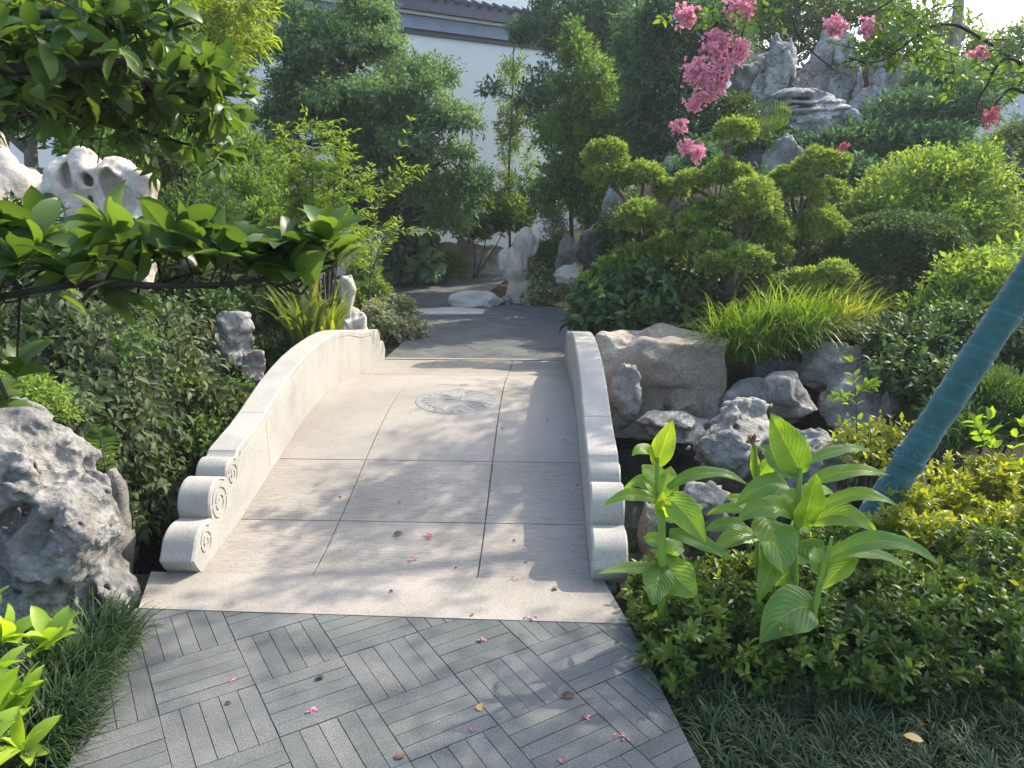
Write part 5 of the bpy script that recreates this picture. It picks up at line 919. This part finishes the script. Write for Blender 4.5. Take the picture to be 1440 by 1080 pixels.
nb = noise(t, tc.outputs['Object'], 26, 5, .7); rb2 = ramp(t, [(.66, (0, 0, 0)), (.72, (1, 1, 1))]); t.links.new(nb.outputs['Fac'], rb2.inputs[0]); mw = nd(t, 'ShaderNodeMix', data_type='RGBA'); t.links.new(rb2.outputs[0], mw.inputs[0]); t.links.new(mo.outputs[2], mw.inputs[6]); mw.inputs[7].default_value = (.20, .14, .05, 1)
t.links.new(mw.outputs[2], p.inputs['Base Color']); t.links.new(b.outputs[0], p.inputs['Normal']); p.inputs['Roughness'].default_value = .36; p.inputs['Specular IOR Level'].default_value = .45
tl = nd(t, 'ShaderNodeBsdfTranslucent'); ml = nd(t, 'ShaderNodeMix', data_type='RGBA', blend_type='MULTIPLY'); ml.inputs[0].default_value = 1; t.links.new(mw.outputs[2], ml.inputs[6]); ml.inputs[7].default_value = (3.4, 2.6, .6, 1); t.links.new(ml.outputs[2], tl.inputs[0]); t.links.new(b.outputs[0], tl.inputs[1])
mx = nd(t, 'ShaderNodeMixShader'); mx.inputs[0].default_value = .52; t.links.new(p.outputs[0], mx.inputs[1]); t.links.new(tl.outputs[0], mx.inputs[2]); t.links.new(mx.outputs[0], out.inputs[0]); M['large_leaf'] = m
M['leaf_stem'] = plain('leaf_stem', (.17, .27, .04), .55, .25, .2, 10)
CX, CY, CS = 840, 560, 2.88
def big_leaf(rt, a, tip, lift, wd, Y, dy, seed, roll=0.0):
    rg = np.random.default_rng(seed); A = at(CX + a[0] / CS, CY + a[1] / CS, Y); B = at(CX + tip[0] / CS, CY + tip[1] / CS, Y + dy); k = ppm(A); wd = wd * 1.22 / CS / k; lf = lift / CS / k
    nr, nc = 15, 4; c0 = (A + B) / 2 + [0, 0, 2 * lf]; ts = np.linspace(0, 1, nr); pts = ((1 - ts) ** 2)[:, None] * A + (2 * ts * (1 - ts))[:, None] * c0 + (ts ** 2)[:, None] * B; T = nrm(np.gradient(pts, axis=0))
    ref = np.array([0, -.55, 1.]) if abs(T[nr // 2][2]) < .75 else np.array([0, -1., .25]); V = []; uv = []; cc = np.cumsum(np.r_[0, np.linalg.norm(np.diff(pts, axis=0), axis=1)])
    for i, tt in enumerate(ts):
        n = nrm(ref - T[i] * np.dot(ref, T[i])); s = np.cross(T[i], n); cr, sr = math.cos(roll), math.sin(roll); s, n = s * cr + n * sr, n * cr - s * sr
        w_ = wd * .5 * (math.sin(math.pi * min(1, .06 + tt * .94) ** .78) ** .85) * (1 if tt < 1 else 0) + .001
        for j in range(-nc, nc + 1):
            q = j / nc; rip = .05 * wd * math.sin(tt * 13 + seed + (2 if j > 0 else 0)) * abs(q) ** 2; V.append(pts[i] + s * q * w_ * math.cos(.35) + n * (abs(q) * w_ * .42 - q * q * w_ * .22 + rip)); uv.append((q, cc[i] / max(.1, wd) * .4))
    m_ = 2 * nc + 1; FA = np.array([[i * m_ + j, i * m_ + j + 1, (i + 1) * m_ + j + 1, (i + 1) * m_ + j] for i in range(nr - 1) for j in range(m_ - 1)])
    link('leaf', raw('leaf', np.array(V) - off(rt), FA, True, uv=np.array(uv)), M['large_leaf'], rt)
def stem_(rt, pts, Y, r0, r1):
    c = curve([at(CX + x / CS, CY + y / CS, Y) for x, y in pts], 8); MB().tube(c, np.linspace(r0, r1, len(c)), 9).build('stem', M['leaf_stem'], rt)
rt = root('large_leaf_plant', np.array([.52, 2.40, -.04]), 'lush large-leaved plant nearest the bridge with one thick stem', 'plant', 'large-leaved plants by the bridge end')
stem_(rt, [(266, 980), (264, 720), (262, 560), (258, 430), (245, 330), (242, 240)], 2.40, .019, .007)
for i, (a, b_, lf, wd, dy, ro) in enumerate((((242, 270), (306, 88), 0, 80, 0, .3), ((240, 262), (140, 235), 40, 60, -.05, 0), ((262, 390), (300, 275), 0, 95, .03, -.2), ((285, 365), (612, 352), 62, 52, .02, 0), ((250, 425), (20, 438), 42, 55, -.02, 0), ((245, 395), (100, 392), 60, 60, .06, 0), ((285, 405), (437, 585), 25, 105, -.08, -.5), ((290, 545), (548, 658), 20, 60, -.05, -.2), ((255, 670), (225, 838), 0, 105, -.15, .1), ((275, 670), (405, 800), -10, 130, -.1, -.4), ((250, 690), (0, 712), 14, 45, -.1, 0), ((260, 330), (180, 275), 5, 70, .08, .2), ((280, 500), (430, 440), 20, 80, .15, 0), ((262, 600), (190, 560), 12, 60, .1, .3), ((270, 640), (350, 600), 20, 75, .12, -.2), ((255, 600), (330, 720), 10, 70, .05, -.4), ((268, 480), (265, 380), 0, 60, -.04, .2))): big_leaf(rt, a, b_, lf, wd, 2.40, dy, i + 1, ro)
rt = root('large_leaf_plant', np.array([1.03, 2.45, -.04]), 'tallest large-leaved plant with an upright bright leaf in front of the pond stones', 'plant', 'large-leaved plants by the bridge end')
stem_(rt, [(790, 1000), (795, 800), (800, 620), (812, 450), (822, 280)], 2.45, .019, .008)
for i, (a, b_, lf, wd, dy, ro) in enumerate((((828, 305), (700, 58), 0, 125, 0, .1), ((805, 310), (658, 195), 10, 105, .05, .3), ((855, 262), (1112, 214), 32, 46, .08, 0), ((860, 345), (1185, 312), 35, 62, .04, 0), ((835, 520), (885, 305), 0, 110, -.08, -.2), ((915, 440), (1218, 440), 52, 60, -.08, 0), ((865, 500), (1132, 548), 55, 85, -.05, -.3), ((770, 352), (558, 440), 38, 80, -.06, .2), ((785, 470), (560, 505), 50, 85, -.1, .2), ((690, 490), (752, 715), 10, 165, -.2, .2), ((790, 560), (645, 840), 60, 110, -.22, .3), ((800, 600), (895, 695), 40, 120, -.2, -.2), ((600, 460), (440, 475), 22, 45, .05, 0), ((600, 520), (430, 540), 20, 55, .0, 0), ((800, 480), (700, 310), 0, 70, .12, 0), ((790, 540), (870, 560), 30, 60, .1, 0), ((800, 640), (700, 600), 26, 80, .08, .3), ((800, 660), (900, 620), 26, 80, .08, -.3), ((805, 430), (720, 380), 20, 66, .1, .2), ((795, 700), (720, 760), 12, 70, 0, .4), ((815, 400), (960, 390), 26, 60, .12, -.1))): big_leaf(rt, a, b_, lf, wd, 2.45, dy, i + 21, ro)
rt = root('large_leaf_plant', np.array([1.0, 2.24, -.04]), 'leaning large-leaved plant with long drooping leaves and one low rounded leaf', 'plant', 'large-leaved plants by the bridge end')
stem_(rt, [(862, 1060), (872, 905), (895, 780), (920, 680), (950, 560)], 2.24, .014, .005)
for i, (a, b_, lf, wd, dy, ro) in enumerate((((935, 650), (1392, 682), 95, 75, -.05, 0), ((960, 640), (1262, 698), 45, 50, .05, 0), ((1040, 640), (905, 775), 10, 85, -.02, -.2), ((872, 850), (655, 992), 55, 165, -.12, .3), ((900, 760), (985, 570), 0, 50, .05, 0), ((905, 720), (880, 600), 10, 70, .08, 0))): big_leaf(rt, a, b_, lf, wd, 2.24, dy, i + 41, ro)
rt = root('large_leaf_plant', np.array([.98, 2.70, -.04]), 'slim large-leaved plant topped by a withered brown flower head', 'plant', 'large-leaved plants by the bridge end')
stem_(rt, [(652, 860), (650, 720), (648, 500), (645, 330), (640, 190)], 2.70, .012, .006)
for i, (a, b_, lf, wd, dy, ro) in enumerate((((650, 330), (728, 235), 12, 55, 0, 0), ((645, 330), (628, 190), 0, 34, 0, 0), ((650, 480), (520, 400), 20, 70, .05, 0), ((650, 520), (740, 420), 10, 70, .05, 0), ((645, 560), (470, 620), 30, 80, -.05, 0))): big_leaf(rt, a, b_, lf, wd, 2.70, dy, i + 61, ro)
rg = np.random.default_rng(5); c = at(CX + 632 / CS, CY + 172 / CS, 2.70); d = nrm(rg.normal(size=(26, 3)) + [0, 0, .6]); link('flower_head', leaf_mesh('flower_head', np.repeat(c[None], 26, 0) - off(rt), d, rg.normal(size=(26, 3)), .03, .014, T_LEAF, rg), leafmat('withered', (.16, .09, .04), (.34, .22, .13), .2, (1, 1, 1), .7), rt)
# lime-leaved plants and mondo grass at the bottom left
def lime(label, pts, seed):
    rg = np.random.default_rng(seed); b0 = gnd(*pts[0][:2]); b0[2] = -.02; rt = root('lime_leaf_plant', b0, label, 'plant', 'lime-leaved plants in the lower left corner'); P, D, N, Rr = [], [], [], []; mb = MB()
    for px, py, z, n, L in pts:
        c = gnd(px, py, z); mb.tube(curve([b0 + rg.normal(size=3) * [.03, .03, 0], (b0 + c) / 2 + rg.normal(size=3) * .02, c], 4), [.006] * 8 + [.004], 5); p, d, nn, r = twigs(c[None] - [0, 0, .03], np.array([[.1 * rg.normal(), -.15, 1]]), n, .05, rg, 58, .8, .05, 10, .2); P.append(p); D.append(d); N.append(nn); Rr.append(np.full(n, L) * rg.uniform(.75, 1.2, n))
    P = np.vstack(P); Lr = np.concatenate(Rr); link('leaves', leaf_mesh('leaves', P - b0, np.vstack(D), np.vstack(N), Lr, Lr * .42, T_OVAL, rg), M['lime'], rt); mb.build('stem', M['leaf_stem'], rt)
lime('lime-green plant at the foot of the grey rock behind the pale stone', [(70, 905, .16, 9, .115), (85, 890, .12, 8, .10), (5, 900, .18, 9, .13), (-20, 880, .2, 9, .13)], 151)
lime('lime-green plant in the bottom left corner in front of the grass tufts', [(35, 990, .12, 10, .11), (0, 1010, .14, 9, .12), (-25, 1060, .12, 9, .12), (30, 1055, .08, 8, .10), (-10, 955, .16, 8, .12)], 152)
G = 'mondo grass tufts along the left path edge'
for i, (px, py, lb) in enumerate(((130, 925, 'mondo grass tuft touching the base of the grey rock'), (85, 990, 'middle mondo grass tuft between the lime plants and the path'), (55, 1060, 'nearest mondo grass tuft at the bottom of the photograph'))):
    tuft('mondo_grass', lb, 'grass tuft', M['mondo'], gnd(px, py, -.03), 650, .13, .21, .0055, 2.5, 160 + i, G)
def ground_grass(label, x0, x1, y0, y1, nt, seed, keep):
    rg = np.random.default_rng(seed); C = np.stack([rg.uniform(x0, x1, nt), rg.uniform(y0, y1, nt), np.full(nt, -.05)], 1); C = C[keep(C)]; k = 16; P = np.repeat(C, k, 0); n = len(P); a = rg.random(n) * 6.283
    P[:, 0] += np.cos(a) * .012; P[:, 1] += np.sin(a) * .012; L = np.repeat(rg.uniform(.06, .14, len(C)), k) * rg.uniform(.6, 1.2, n)
    tag(link('ground_grass', blades('ground_grass', P, a, L, .0052, 2.6 * rg.uniform(.5, 1.3, n), rg, 5, .5), M['mondo']), label, 'grass', kind='stuff')
ground_grass('dark fine grass covering the bed below the azaleas', .5, 2.6, 1.1, 2.25, 1500, 170, lambda C: C[:, 0] > np.interp(C[:, 1], [1.2, 1.76, 2.2], [.62, .56, .5]))
ground_grass('dark fine grass under the lime plants at the left edge', -2.3, -1.2, 1.1, 2.5, 900, 171, lambda C: C[:, 0] < np.interp(C[:, 1], [1.2, 1.758, 2.4], [-1.1, -1.25, -1.4]))
# ------------------------------------------------------------------ the hazy air
m = bpy.data.materials.new('haze_air'); m.use_nodes = True; t = m.node_tree; t.nodes.remove(t.nodes['Principled BSDF']); pv = t.nodes.new('ShaderNodeVolumePrincipled')
pv.inputs['Color'].default_value = (.86, .93, 1, 1); pv.inputs['Density'].default_value = .0018; pv.inputs['Anisotropy'].default_value = .35; t.links.new(pv.outputs[0], t.nodes['Material Output'].inputs['Volume'])
mb = MB().box((0, 55, 12), (110, 115, 14)); tag(mb.build('haze', m, None, False, (0, 55, 12)), kind='stuff')
